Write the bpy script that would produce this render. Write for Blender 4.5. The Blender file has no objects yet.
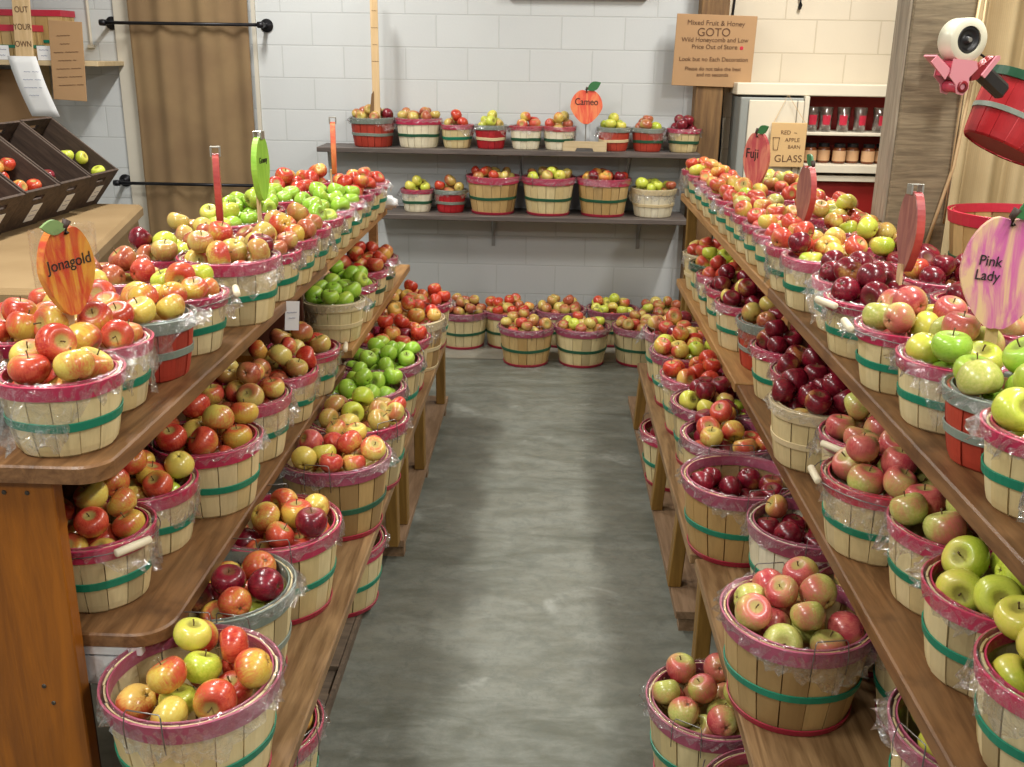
import bpy, math, random
import numpy as np
from mathutils import Vector, Matrix
from mathutils.bvhtree import BVHTree
PI = math.pi
rng = random.Random(7)
SC = bpy.context.scene
COL = SC.collection

# ------------------------------------------------------------------ helpers
class MB:
    """collects geometry; build() links it as ONE mesh object"""
    def __init__(s): s.v = []; s.f = []; s.r = []
    def add(s, vs, fs, r=0.0):
        b = len(s.v); s.v += [tuple(p) for p in vs]; s.r += [r]*len(vs)
        s.f += [tuple(i+b for i in f) for f in fs]
    def box(s, x0, x1, y0, y1, z0, z1, r=0.0, M=None, bev=0.0):
        if bev <= 0:
            vs = [Vector((x, y, z)) for x in (x0, x1) for y in (y0, y1) for z in (z0, z1)]
            fs = [(0,1,3,2),(4,6,7,5),(0,4,5,1),(2,3,7,6),(0,2,6,4),(1,5,7,3)]
        else:
            b = min(bev, .49*(x1-x0), .49*(y1-y0), .49*(z1-z0)); vs = []; fs = []
            cx = [(x0, x1), (y0, y1), (z0, z1)]; idx = {}
            for i in range(2):
                for j in range(2):
                    for k in range(2):
                        for ax in range(3):
                            p = [cx[0][i], cx[1][j], cx[2][k]]
                            for a, q in zip(range(3), (i, j, k)):
                                if a != ax: p[a] += b if q == 0 else -b
                            idx[(i,j,k,ax)] = len(vs); vs.append(Vector(p))
            g = lambda i,j,k,ax: idx[(i,j,k,ax)]
            for q in (0,1):
                f0 = [g(q,0,0,0),g(q,1,0,0),g(q,1,1,0),g(q,0,1,0)]; fs.append(f0 if q else f0[::-1])
                f1 = [g(0,q,0,1),g(1,q,0,1),g(1,q,1,1),g(0,q,1,1)]; fs.append(f1[::-1] if q else f1)
                f2 = [g(0,0,q,2),g(1,0,q,2),g(1,1,q,2),g(0,1,q,2)]; fs.append(f2 if q else f2[::-1])
            for a in (0,1):
                for c in (0,1):
                    fs.append((g(a,c,0,0),g(a,c,1,0),g(a,c,1,1),g(a,c,0,1)))
                    fs.append((g(a,0,c,0),g(a,1,c,0),g(a,1,c,2),g(a,0,c,2)))
                    fs.append((g(0,a,c,1),g(1,a,c,1),g(1,a,c,2),g(0,a,c,2)))
            for i in (0,1):
                for j in (0,1):
                    for k in (0,1): fs.append((g(i,j,k,0),g(i,j,k,1),g(i,j,k,2)))
        if M is not None: vs = [M @ p for p in vs]
        s.add(vs, fs, r)
    def lathe(s, prof, n=32, r=0.0, M=None, cap=True, a0=0.0):
        vs = []; fs = []; m = len(prof)
        for i in range(n):
            a = a0+2*PI*i/n
            for (q, z) in prof: vs.append(Vector((q*math.cos(a), q*math.sin(a), z)))
        for i in range(n):
            j = (i+1) % n
            for k in range(m-1): fs.append((i*m+k, j*m+k, j*m+k+1, i*m+k+1))
        if cap:
            if prof[0][0] > 1e-6: fs.append(tuple(i*m for i in range(n))[::-1])
            if prof[-1][0] > 1e-6: fs.append(tuple(i*m+m-1 for i in range(n)))
        if M is not None: vs = [M @ p for p in vs]
        s.add(vs, fs, r)
    def tube(s, pts, rad, n=6, r=0.0, closed=False):
        pts = [Vector(p) for p in pts]; vs = []; fs = []; m = len(pts)
        for i, p in enumerate(pts):
            a = pts[(i-1) % m] if (closed or i > 0) else p
            b = pts[(i+1) % m] if (closed or i < m-1) else p
            t = (b-a).normalized()
            u = t.cross(Vector((0,0,1)))
            if u.length < 1e-3: u = t.cross(Vector((1,0,0)))
            u.normalize(); w = t.cross(u)
            rr = rad[i] if isinstance(rad, (list, tuple)) else rad
            for k in range(n):
                c = 2*PI*k/n; vs.append(p+rr*(math.cos(c)*u+math.sin(c)*w))
        for i in range(m if closed else m-1):
            j = (i+1) % m
            for k in range(n):
                l = (k+1) % n; fs.append((i*n+k, i*n+l, j*n+l, j*n+k))
        if not closed:
            fs.append(tuple(range(n))[::-1]); fs.append(tuple((m-1)*n+k for k in range(n)))
        s.add(vs, fs, r)
    def prism(s, outline, y0, y1, r=0.0, M=None):
        """outline of (x, z), extruded along y"""
        n = len(outline)
        vs = [Vector((x, y0, z)) for x, z in outline]+[Vector((x, y1, z)) for x, z in outline]
        fs = [tuple(range(n)), tuple(range(n, 2*n))[::-1]]
        for i in range(n):
            j = (i+1) % n; fs.append((i, i+n, j+n, j))
        if M is not None: vs = [M @ p for p in vs]
        s.add(vs, fs, r)
    def mesh(s, name, m, smooth=False):
        me = bpy.data.meshes.new(name); me.from_pydata([tuple(p) for p in s.v], [], s.f)
        at = me.attributes.new('rnd', 'FLOAT', 'POINT'); at.data.foreach_set('value', s.r)
        if m: me.materials.append(m)
        if smooth: me.polygons.foreach_set('use_smooth', [True]*len(me.polygons))
        me.update(); return me
    def build(s, name, m, parent=None, smooth=False):
        o = bpy.data.objects.new(name, s.mesh(name, m, smooth)); COL.objects.link(o)
        if parent: o.parent = parent
        return o

def tag(o, label=None, cat=None, group=None, kind=None):
    if label: o['label'] = label
    if cat: o['category'] = cat
    if group: o['group'] = group
    if kind: o['kind'] = kind
    return o
def empty(name, loc=(0,0,0), rot=(0,0,0)):
    o = bpy.data.objects.new(name, None); COL.objects.link(o)
    o.location = loc; o.rotation_euler = rot; o.empty_display_size = .05
    return o
def copy_tree(o, parent=None):
    c = o.copy(); COL.objects.link(c)
    if parent: c.parent = parent
    for ch in list(o.children): copy_tree(ch, c)
    return c

# ------------------------------------------------------------------ materials
def mat(name):
    m = bpy.data.materials.new(name); m.use_nodes = True
    nt = m.node_tree; nt.nodes.clear()
    out = nt.nodes.new('ShaderNodeOutputMaterial'); b = nt.nodes.new('ShaderNodeBsdfPrincipled')
    nt.links.new(b.outputs[0], out.inputs[0])
    return m, nt, b
class N:
    def __init__(s, nt): s.nt = nt
    def n(s, t, **k):
        d = s.nt.nodes.new(t)
        for a, v in k.items(): setattr(d, a, v)
        return d
    def l(s, a, b): s.nt.links.new(a, b)
    def put(s, sock, v):
        if hasattr(v, 'is_linked'): s.l(v, sock)
        else: sock.default_value = v
    def math(s, op, a, b=0.0, c=None):
        d = s.n('ShaderNodeMath', operation=op); s.put(d.inputs[0], a); s.put(d.inputs[1], b)
        if c is not None: s.put(d.inputs[2], c)
        return d.outputs[0]
    def mix(s, f, a, b, bt='MIX'):
        d = s.n('ShaderNodeMix', data_type='RGBA', blend_type=bt)
        s.put(d.inputs[0], f); s.put(d.inputs[6], c4(a)); s.put(d.inputs[7], c4(b)); return d.outputs[2]
    def step(s, v, a, b, lo=0.0, hi=1.0):
        d = s.n('ShaderNodeMapRange', interpolation_type='SMOOTHSTEP')
        s.put(d.inputs[0], v); d.inputs[1].default_value = a; d.inputs[2].default_value = b
        d.inputs[3].default_value = lo; d.inputs[4].default_value = hi; return d.outputs[0]
    def coord(s, kind='Object', scale=(1,1,1), off=None):
        c = s.n('ShaderNodeTexCoord').outputs[kind]; return s.mapv(c, scale, off)
    def mapv(s, v, scale=(1,1,1), off=None):
        m = s.n('ShaderNodeMapping'); s.l(v, m.inputs[0]); m.inputs['Scale'].default_value = scale
        if off is not None:
            cb = s.n('ShaderNodeCombineXYZ')
            for i in range(3): s.put(cb.inputs[i], off)
            s.l(cb.outputs[0], m.inputs['Location'])
        return m.outputs[0]
    def noise(s, v, sc, det=3, rough=.5, dist=0.0, out=0):
        d = s.n('ShaderNodeTexNoise'); s.l(v, d.inputs['Vector']); d.inputs['Scale'].default_value = sc
        d.inputs['Detail'].default_value = det; d.inputs['Roughness'].default_value = rough; d.inputs['Distortion'].default_value = dist
        return d.outputs[out]
    def vor(s, v, sc):
        d = s.n('ShaderNodeTexVoronoi'); s.l(v, d.inputs['Vector']); d.inputs['Scale'].default_value = sc; return d.outputs['Distance']
    def attr(s, name, vec=False):
        a = s.n('ShaderNodeAttribute', attribute_name=name); return a.outputs['Vector' if vec else 'Fac']
    def bump(s, h, st, dist=.01):
        d = s.n('ShaderNodeBump'); s.l(h, d.inputs['Height']); d.inputs['Strength'].default_value = st; d.inputs['Distance'].default_value = dist; return d.outputs[0]
def c4(v):
    if hasattr(v, 'is_linked'): return v
    return (v[0], v[1], v[2], 1.0)
def hexc(h):
    h = h.lstrip('#'); c = [int(h[i:i+2], 16)/255 for i in (0,2,4)]
    return tuple(x/12.92 if x <= .04045 else ((x+.055)/1.055)**2.4 for x in c)

def plain(name, col, rough=.5, metal=0.0, var=.0, spec=.5):
    m, nt, b = mat(name); g = N(nt)
    b.inputs['Roughness'].default_value = rough; b.inputs['Metallic'].default_value = metal
    b.inputs['Specular IOR Level'].default_value = spec
    if var > 0:
        v = g.noise(g.coord(), 9, 4); d = tuple(x*(1-var) for x in col); e = tuple(min(1, x*(1+var)) for x in col)
        g.l(g.mix(v, d, e), b.inputs['Base Color'])
    else: b.inputs['Base Color'].default_value = c4(col)
    return m
def wood(name, dark, light, axis='Y', rough=.45, fine=1.0, stain=None):
    m, nt, b = mat(name); g = N(nt)
    sc = {'X': (1.2,14,14), 'Y': (14,1.2,14), 'Z': (14,14,1.2)}[axis]
    c = g.coord('Object', sc, g.math('MULTIPLY', g.attr('rnd'), 13.0))
    w = g.noise(c, 1.3*fine, 6, .6, 1.6); w2 = g.noise(c, 6*fine, 4, .6, .4)
    f = g.step(g.math('ADD', g.math('MULTIPLY', w, .75), g.math('MULTIPLY', w2, .3)), .32, .72)
    col = g.mix(f, dark, light)
    if stain:
        s = g.noise(g.coord('Object', (5,5,5)), 1.1, 4, .6)
        col = g.mix(g.step(s, .52, .72, 0, .75), col, stain)
    g.l(col, b.inputs['Base Color'])
    b.inputs['Roughness'].default_value = rough
    g.l(g.bump(w2, .25, .003), b.inputs['Normal'])
    return m
def stave_mat(name, a, bcol, dark=None, rough=.55):
    """thin wooden splints; each splint has its own tone through 'rnd'"""
    m, nt, b = mat(name); g = N(nt); r = g.attr('rnd')
    c = g.coord('Object', (30,30,4), g.math('MULTIPLY', r, 17.0))
    oi = g.n('ShaderNodeObjectInfo').outputs['Random']
    w = g.noise(c, 1.6, 4, .6, .5)
    t = g.math('FRACT', g.math('ADD', g.math('MULTIPLY', r, 7.31), g.math('MULTIPLY', oi, 3.7)))
    col = g.mix(t, a, bcol)
    if dark is not None: col = g.mix(g.step(t, .70, .99, 0, .85), col, dark)
    col = g.mix(g.step(w, .35, .75, 0, .28), col, tuple(x*.55 for x in a))
    g.l(col, b.inputs['Base Color']); b.inputs['Roughness'].default_value = rough
    g.l(g.bump(w, .2, .002), b.inputs['Normal'])
    return m
def hoop_mat(name, a, bcol, rough=.4):
    m, nt, b = mat(name); g = N(nt)
    oi = g.n('ShaderNodeObjectInfo').outputs['Random']
    w = g.noise(g.coord('Object', (10,10,60), g.math('MULTIPLY', oi, 9.0)), 1.5, 4)
    g.l(g.mix(g.math('ADD', g.math('MULTIPLY', w, .6), g.math('MULTIPLY', oi, .4)), a, bcol), b.inputs['Base Color'])
    b.inputs['Roughness'].default_value = rough
    return m

M = {}
M['pale'] = stave_mat('pale_splint', hexc('#cbb682'), hexc('#e2d3a6'), hexc('#9a865e'))
M['tan'] = stave_mat('tan_splint', hexc('#b08d56'), hexc('#cfb27c'), hexc('#85653a'))
M['white'] = stave_mat('white_splint', hexc('#ddd3b4'), hexc('#ece4cb'))
M['redwood'] = stave_mat('red_splint', hexc('#9c2f22'), hexc('#b8452f'), hexc('#7a2218'))
M['crimson'] = stave_mat('crimson_splint', hexc('#a3141e'), hexc('#c22a30'), hexc('#80101a'))
M['hoop_pink'] = hoop_mat('pink_hoop', hexc('#a02a4a'), hexc('#c9385c'))
M['hoop_rose'] = hoop_mat('rose_hoop', hexc('#8e3852'), hexc('#b05a72'))
M['hoop_red'] = hoop_mat('red_hoop', hexc('#a81e34'), hexc('#c83048'))
M['hoop_base'] = hoop_mat('crimson_base_hoop', hexc('#8a1a2e'), hexc('#a62a40'))
M['hoop_green'] = hoop_mat('green_hoop', hexc('#0d6a50'), hexc('#1a8266'))
M['hoop_dkgreen'] = hoop_mat('dark_green_hoop', hexc('#1c4a34'), hexc('#2a5c42'))
M['hoop_grey'] = hoop_mat('grey_hoop', hexc('#6d7a70'), hexc('#8d978c'))
M['hoop_natural'] = hoop_mat('natural_hoop', hexc('#c9b68b'), hexc('#dccba3'))
M['wire'] = plain('wire', (.25,.24,.23), .35, .9)
M['grip'] = plain('wood_grip', hexc('#e0d5b8'), .5, var=.15)
def plastic():
    m = bpy.data.materials.new('clear_plastic_film'); m.use_nodes = True; nt = m.node_tree; nt.nodes.clear(); g = N(nt)
    out = g.n('ShaderNodeOutputMaterial'); tr = g.n('ShaderNodeBsdfTransparent'); tr.inputs[0].default_value = (.97,.97,.98,1)
    gl = g.n('ShaderNodeBsdfGlossy'); gl.inputs['Roughness'].default_value = .16; gl.inputs[0].default_value = (1,1,1,1)
    df = g.n('ShaderNodeBsdfTranslucent'); df.inputs[0].default_value = (.9,.9,.92,1)
    d2 = g.n('ShaderNodeBsdfDiffuse'); d2.inputs[0].default_value = (.86,.87,.9,1)
    oi = g.n('ShaderNodeObjectInfo').outputs['Random']
    c = g.coord('Object', (1,1,1), g.math('MULTIPLY', oi, 5.0))
    n1 = g.noise(c, 34, 4, .6, 1.4); n2 = g.noise(c, 13, 3, .5, 1.0)
    bm = g.bump(g.math('ADD', n1, n2), 1.0, .012)
    for q in (gl, d2): g.l(bm, q.inputs['Normal'])
    ms = g.n('ShaderNodeMixShader'); ms.inputs[0].default_value = .5; g.l(df.outputs[0], ms.inputs[1]); g.l(d2.outputs[0], ms.inputs[2])
    m1 = g.n('ShaderNodeMixShader'); g.l(g.math('MULTIPLY', g.step(n1, .50, .74, .06, .5), g.attr('rnd')), m1.inputs[0]); g.l(tr.outputs[0], m1.inputs[1]); g.l(ms.outputs[0], m1.inputs[2])
    m2 = g.n('ShaderNodeMixShader'); lw = g.n('ShaderNodeLayerWeight'); lw.inputs[0].default_value = .35; g.l(bm, lw.inputs['Normal'])
    g.l(g.math('MULTIPLY', g.step(lw.outputs['Fresnel'], .0, 1.0, .05, .55), g.math('MULTIPLY_ADD', g.attr('rnd'), .7, .3)), m2.inputs[0]); g.l(m1.outputs[0], m2.inputs[1]); g.l(gl.outputs[0], m2.inputs[2])
    g.l(m2.outputs[0], out.inputs[0]); return m
M['plastic'] = plastic()

def apple_mat(name, g1, g2, r1, r2, streak=.3, edge=.22, cav='#a59a55', dots=.35):
    m, nt, b = mat(name); g = N(nt)
    lp = g.attr('lp', True); rnd = g.attr('rnd'); bl = g.attr('blush'); cv = g.attr('cav'); cl = g.attr('cal')
    p = g.mapv(lp, (1,1,1), g.math('MULTIPLY', rnd, 31.0)); ps = g.mapv(lp, (7,7,.8), g.math('MULTIPLY', rnd, 31.0))
    big = g.noise(p, 1.4, 3, .55); fine = g.noise(p, 7, 4, .6); st = g.noise(ps, 1.5, 4, .65, .3)
    f = g.math('ADD', bl, g.math('ADD', g.math('MULTIPLY', g.math('SUBTRACT', big, .5), .55), g.math('MULTIPLY', g.math('SUBTRACT', st, .5), streak*2.4)))
    fac = g.step(f, .5-edge, .5+edge)
    base = g.mix(g.step(g.math('ADD', fine, g.math('MULTIPLY', g.math('SUBTRACT', rnd, .5), .5)), .25, .75), hexc(g1), hexc(g2))
    red = g.mix(g.step(g.math('ADD', big, g.math('MULTIPLY', g.math('SUBTRACT', st, .5), .8)), .3, .7), hexc(r1), hexc(r2))
    col = g.mix(fac, base, red)
    d = g.vor(g.mapv(lp, (1,1,1), g.math('MULTIPLY', rnd, 11.0)), 7.5)
    col = g.mix(g.step(d, .05, .1, dots, 0), col, hexc('#e9d79a'))
    col = g.mix(g.step(g.math('ADD', cv, g.math('MULTIPLY', g.math('SUBTRACT', st, .5), .5)), .35, .8, 0, .85), col, hexc(cav))
    col = g.mix(g.step(cl, .5, .85, 0, .9), col, hexc('#4c3a1c'))
    g.l(col, b.inputs['Base Color']); g.l(g.math('MULTIPLY_ADD', cv, .4, .27), b.inputs['Roughness'])
    b.inputs['Specular IOR Level'].default_value = .45
    g.l(g.math('MULTIPLY_ADD', cv, -.3, .3), b.inputs['Coat Weight']); b.inputs['Coat Roughness'].default_value = .16
    b.inputs['Subsurface Weight'].default_value = 0.0
    return m
VAR = ['jonagold', 'fuji', 'gala', 'green', 'mutsu', 'pink', 'dark', 'cameo']
AM = {
 'jonagold': apple_mat('jonagold_skin', '#cfae48', '#d3c05e', '#a82c24', '#c6553a', .32, .3),
 'fuji':     apple_mat('fuji_skin', '#bfae58', '#cdb967', '#93402f', '#b46a48', .3, .34),
 'gala':     apple_mat('gala_skin', '#d9a94e', '#deb862', '#a82620', '#c64a30', .36, .26),
 'green':    apple_mat('granny_skin', '#7fae2f', '#9cc444', '#a5b840', '#b5c850', .1, .4, '#7c8a3a', .4),
 'mutsu':    apple_mat('mutsu_skin', '#a9bd38', '#c6cf50', '#cdc850', '#d6c860', .1, .4, '#8b8436', .3),
 'pink':     apple_mat('pink_skin', '#aeb459', '#cbc678', '#b03f48', '#c96a60', .2, .32),
 'dark':     apple_mat('dark_red_skin', '#b06a3a', '#b98a48', '#5a0f1c', '#82182a', .25, .2, '#6a4426', .3),
 'cameo':    apple_mat('cameo_skin', '#d3bb52', '#dcc868', '#b02f2c', '#c85a44', .34, .28),
}
STEM = plain('apple_stem', hexc('#5a4222'), .7)
BLUSH = {'jonagold': .56, 'fuji': .52, 'gala': .74, 'green': .2, 'mutsu': .35, 'pink': .48, 'dark': 1.05, 'cameo': .6}

# ------------------------------------------------------------------ apples
def apple_arrays(seed, var, cls, seg, rings):
    """one apple of radius 1: vertices, faces, attributes"""
    R = random.Random(seed*131+hash_(var)); tall = {'dark': 1.0, 'gala': .95, 'pink': .96}.get(var, .9)+R.uniform(-.04, .04)
    ph = R.uniform(0, 6); lob = R.uniform(.01, .03); squash = R.uniform(-.05, .05); ax = R.uniform(0, PI)
    d = Vector((R.uniform(-1,1), R.uniform(-1,1), R.uniform(-.3,.6))).normalized()
    bl0 = BLUSH[var]+(cls-1)*.26; w = .34
    n3 = [Vector((R.uniform(-3,3), R.uniform(-3,3), R.uniform(-3,3))) for _ in range(3)]
    V = []; LP = []; BL = []; CV = []; CA = []
    def pt(t, a):
        c, s_ = math.cos(t), math.sin(t)
        r = (max(s_, 0)**.93)*(1+.07*c)*(1+lob*math.cos(5*a+ph)*(.3+.7*(t/PI)**2))*(1+squash*math.cos(2*(a-ax)))
        z = tall*(c*.98+.03) - .31*math.exp(-(t/.44)**2) + .17*math.exp(-((PI-t)/.26)**2) + .03*math.cos(5*a+ph)*math.exp(-((PI-t)/.6)**2)
        lp = Vector((s_*math.cos(a), s_*math.sin(a), c))
        V.append((r*math.cos(a), r*math.sin(a), z)); LP.append(tuple(lp))
        q = sum(math.sin(lp.dot(k)+k.x*3) for k in n3)*.08
        BL.append(bl0+w*lp.dot(d)+q); CV.append(math.exp(-(t/.42)**2)); CA.append(math.exp(-((PI-t)/.17)**2))
    pt(1e-4, 0)
    for i in range(1, rings):
        u = i/rings; t = PI*(u - .06*math.sin(2*PI*u))          # more rings at the poles
        for j in range(seg): pt(t, 2*PI*j/seg)
    pt(PI-1e-4, 0)
    F = []
    for j in range(seg): F.append((0, 1+j, 1+(j+1) % seg))
    for i in range(rings-2):
        b = 1+i*seg
        for j in range(seg): k = (j+1) % seg; F.append((b+j, b+seg+j, b+seg+k, b+k))
    b = 1+(rings-2)*seg; L = len(V)-1
    for j in range(seg): F.append((b+j, L, b+(j+1) % seg))
    return V, F, LP, BL, CV, CA, R.random()
def hash_(s): return sum((i+1)*ord(c) for i, c in enumerate(s)) % 997
def apple_mesh(name, parts, mats):
    """parts: list of (arrays, 4x4 matrix or None, material index)"""
    vs = []; fs = []; lp = []; bl = []; cv = []; ca = []; rn = []; mi = []
    for (A, Mx, k) in parts:
        b = len(vs)
        P = np.array(A[0])
        if Mx is not None:
            Mn = np.array(Mx); P = P @ Mn[:3,:3].T + Mn[:3,3]
        vs += P.tolist(); fs += [tuple(i+b for i in f) for f in A[1]]
        lp += A[2]; bl += A[3]; cv += A[4]; ca += A[5]; rn += [A[6]]*len(A[0]); mi += [k]*len(A[1])
    me = bpy.data.meshes.new(name); me.from_pydata(vs, [], fs)
    a = me.attributes.new('lp', 'FLOAT_VECTOR', 'POINT'); a.data.foreach_set('vector', np.array(lp, np.float32).ravel())
    for nm, d in (('blush', bl), ('cav', cv), ('cal', ca), ('rnd', rn)):
        a = me.attributes.new(nm, 'FLOAT', 'POINT'); a.data.foreach_set('value', d)
    for m in mats: me.materials.append(m)
    me.polygons.foreach_set('material_index', mi); me.polygons.foreach_set('use_smooth', [True]*len(me.polygons))
    me.update(); return me
NV = 9
HI = {}; LO = {}; HIM = {}
def hi_mesh(var, k):
    if (var, k) not in HIM:
        HIM[(var, k)] = apple_mesh('apple_'+var, [(apple_arrays(k, var, k % 3, 26, 18), None, 0)], [AM[var]])
    return HIM[(var, k)]
def lo_arr(var, k):
    if (var, k) not in LO: LO[(var, k)] = apple_arrays(k, var, k % 3, 16, 12)
    return LO[(var, k)]
def stem_mesh():
    b = MB(); b.tube([(0,0,.52),(.01,.0,.68),(.03,.02,.84),(.07,.04,.98)], [.05,.035,.035,.055], 6, 0)
    return b.mesh('stem', STEM, True)
STEM_ME = stem_mesh()

APPLES = []      # dicts: pos, r, var, k, rot, basket
def heap(R, Rb, H, depth, dome, ar, seed, clear=None):
    """settle apples one by one into the lowest free spot of a round tapered basket"""
    q = random.Random(seed); out = []
    Rin = lambda z: (Rb+(R-Rb)*min(1, max(0, z/H)))-.008
    Rt = Rin(H); z0 = H-depth
    def drop(x, y, r, rho):
        z = z0+r
        for _k in range(4):
            zz = z
            for (X, Y, Z, rr) in out:
                d2 = (x-X)**2+(y-Y)**2; s_ = (r+rr)*.97
                if d2 < s_*s_:
                    h = Z+math.sqrt(s_*s_-d2)
                    if h > zz: zz = h
            if zz < H:
                if rho > Rin(zz)-r: zz = max(zz, H)
            if zz >= H and rho > Rt-r: zz = max(zz, H+math.sqrt(max(0, r*r-(Rt-rho)**2))*.85)
            if zz == z: break
            z = zz
        return z
    miss = 0
    while miss < 8:
        best = None
        for _t in range(60):
            if best is None or _t < 26:
                r = ar*q.uniform(.9, 1.08); a = q.uniform(0, 2*PI); rho = (Rt-.4*r)*math.sqrt(q.random()); x, y = rho*math.cos(a), rho*math.sin(a)
            else:
                r = best[3]; x = best[0]+q.gauss(0, .012); y = best[1]+q.gauss(0, .012); rho = math.hypot(x, y)
                if rho > Rt-.4*r: continue
            z = drop(x, y, r, rho)
            if z > H+dome*(1-.7*(rho/Rt)**2): continue
            if clear and (x-clear[0])*clear[2] > -r and z+r > clear[1]: continue
            gap = Rt-.5*r-rho
            for (X, Y, Z, rr) in out:
                gap = min(gap, math.sqrt((x-X)**2+(y-Y)**2+(z-Z)**2)-r-rr)
            cost = z+.35*max(0, gap)
            if best is None or cost < best[4]: best = (x, y, z, r, cost)
        if best is None: miss += 1
        else: out.append(best[:4])
    return out

# ------------------------------------------------------------------ baskets
SIZES = {  # rim radius, base radius, height, splints, rim band
 'half': (.166, .134, .240, 17, .042),
 'peck': (.135, .112, .185, 16, .034), 'halfs': (.150, .122, .235, 16, .040),
 'small': (.111, .090, .150, 15, .030),
 'mid': (.117, .096, .162, 15, .032),
}
def ring(b, R0, R1, z0, z1, th, n=44, wob=.0, seed=0, r=0.0):
    q = random.Random(seed); p = q.uniform(0, 6); vs = []; fs = []
    for i in range(n):
        a = 2*PI*i/n; w = wob*math.sin(2*a+p)+wob*.5*math.sin(5*a+2*p); e = wob*.4*math.sin(3*a+p)
        ca, sa = math.cos(a), math.sin(a)
        for (R, z) in ((R0+e, z0+w), (R0+th+e, z0+w+th*.4), (R1+th+e, z1+w-th*.4), (R1+e, z1+w)):
            vs.append((R*ca, R*sa, z))
    for i in range(n):
        j = (i+1) % n
        for k in range(4): l = (k+1) % 4; fs.append((i*4+k, j*4+k, j*4+l, i*4+l))
    b.add(vs, fs, r)
def staves(R, Rb, H, n, seed):
    b = MB(); q = random.Random(seed); rows = [0, .03, .12, .4, .7, 1.0]; th = .004
    for i in range(n):
        a0 = 2*PI*i/n; a1 = 2*PI*(i+1)/n; g = .012+q.uniform(0, .012); off = .0016*(i % 2)+q.uniform(0, .0012)
        sk = q.uniform(-.015, .015); vs = []; fs = []; m = 4
        for s_ in (0, 1):
            for k, u in enumerate(rows):
                z = H*u; r = Rb+(R-Rb)*u+off-s_*th+.004*math.sin(PI*u)
                if k == 0: r -= .005
                if k == 1: r -= .001
                if k == len(rows)-1: z -= .002+q.uniform(0, .002)
                for j in range(m+1):
                    a = a0+g*.5+(a1-a0-g)*j/m+sk*(u-.5); vs.append((r*math.cos(a), r*math.sin(a), z))
        w = m+1; nr = len(rows); h = w*nr
        for k in range(nr-1):
            for j in range(m):
                p = k*w+j
                fs.append((p, p+1, p+w+1, p+w)); fs.append((h+p, h+p+w, h+p+w+1, h+p+1))
        for k in range(nr-1):
            p = k*w; fs.append((p, p+w, h+p+w, h+p)); p = k*w+m; fs.append((p, h+p, h+p+w, p+w))
        for j in range(m):
            fs.append((j, h+j, h+j+1, j+1)); p = (nr-1)*w+j; fs.append((p, p+1, h+p+1, h+p))
        b.add(vs, fs, q.random())
    return b
def liner(R, Rb, H, seed, amt):
    q = random.Random(seed); b = MB(); n = 84; vs = []; fs = []; hz = []
    ph = [q.uniform(0, 6.28) for _ in range(8)]
    Rz = lambda z: Rb+(R-Rb)*z/H
    hem = lambda a: amt*(.55+.35*math.sin(a+ph[0])+.22*math.sin(3*a+ph[1])+.12*math.sin(7*a+ph[2])+.09*math.sin(17*a+ph[3]))
    rows = [('in', .055), ('in', .03), ('in', .008), ('top', 0), ('out', .06), ('out', .22), ('out', .45), ('out', .7), ('out', 1.0)]
    for i in range(n):
        a = 2*PI*i/n; h = max(.02, hem(a)); ca, sa = math.cos(a), math.sin(a)
        for k, (w, u) in enumerate(rows):
            cr = .0025*math.sin(31*a+ph[4]+k*1.7)+.002*math.sin(47*a+ph[5]-k*2.1)
            if w == 'in': r = Rz(H-u)-.0075-abs(cr); z = H-u
            elif w == 'top': r = R+.001; z = H+.0075+cr
            else:
                z = H+.005-h*u; fl = .010+u*(.006+.022*max(0, math.sin(2*a+ph[6]))*amt/.09)
                r = Rz(max(0, z))+fl+cr*(1.2+2.2*u); z += .006*u*math.sin(23*a+ph[7])
            vs.append((r*ca, r*sa, z)); hz.append(.12 if w != 'out' else .1+.9*u)
    m = len(rows)
    for i in range(n):
        j = (i+1) % n
        for k in range(m-1): fs.append((i*m+k, j*m+k, j*m+k+1, i*m+k+1))
    b.add(vs, fs, 0); b.r = hz; return b

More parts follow.
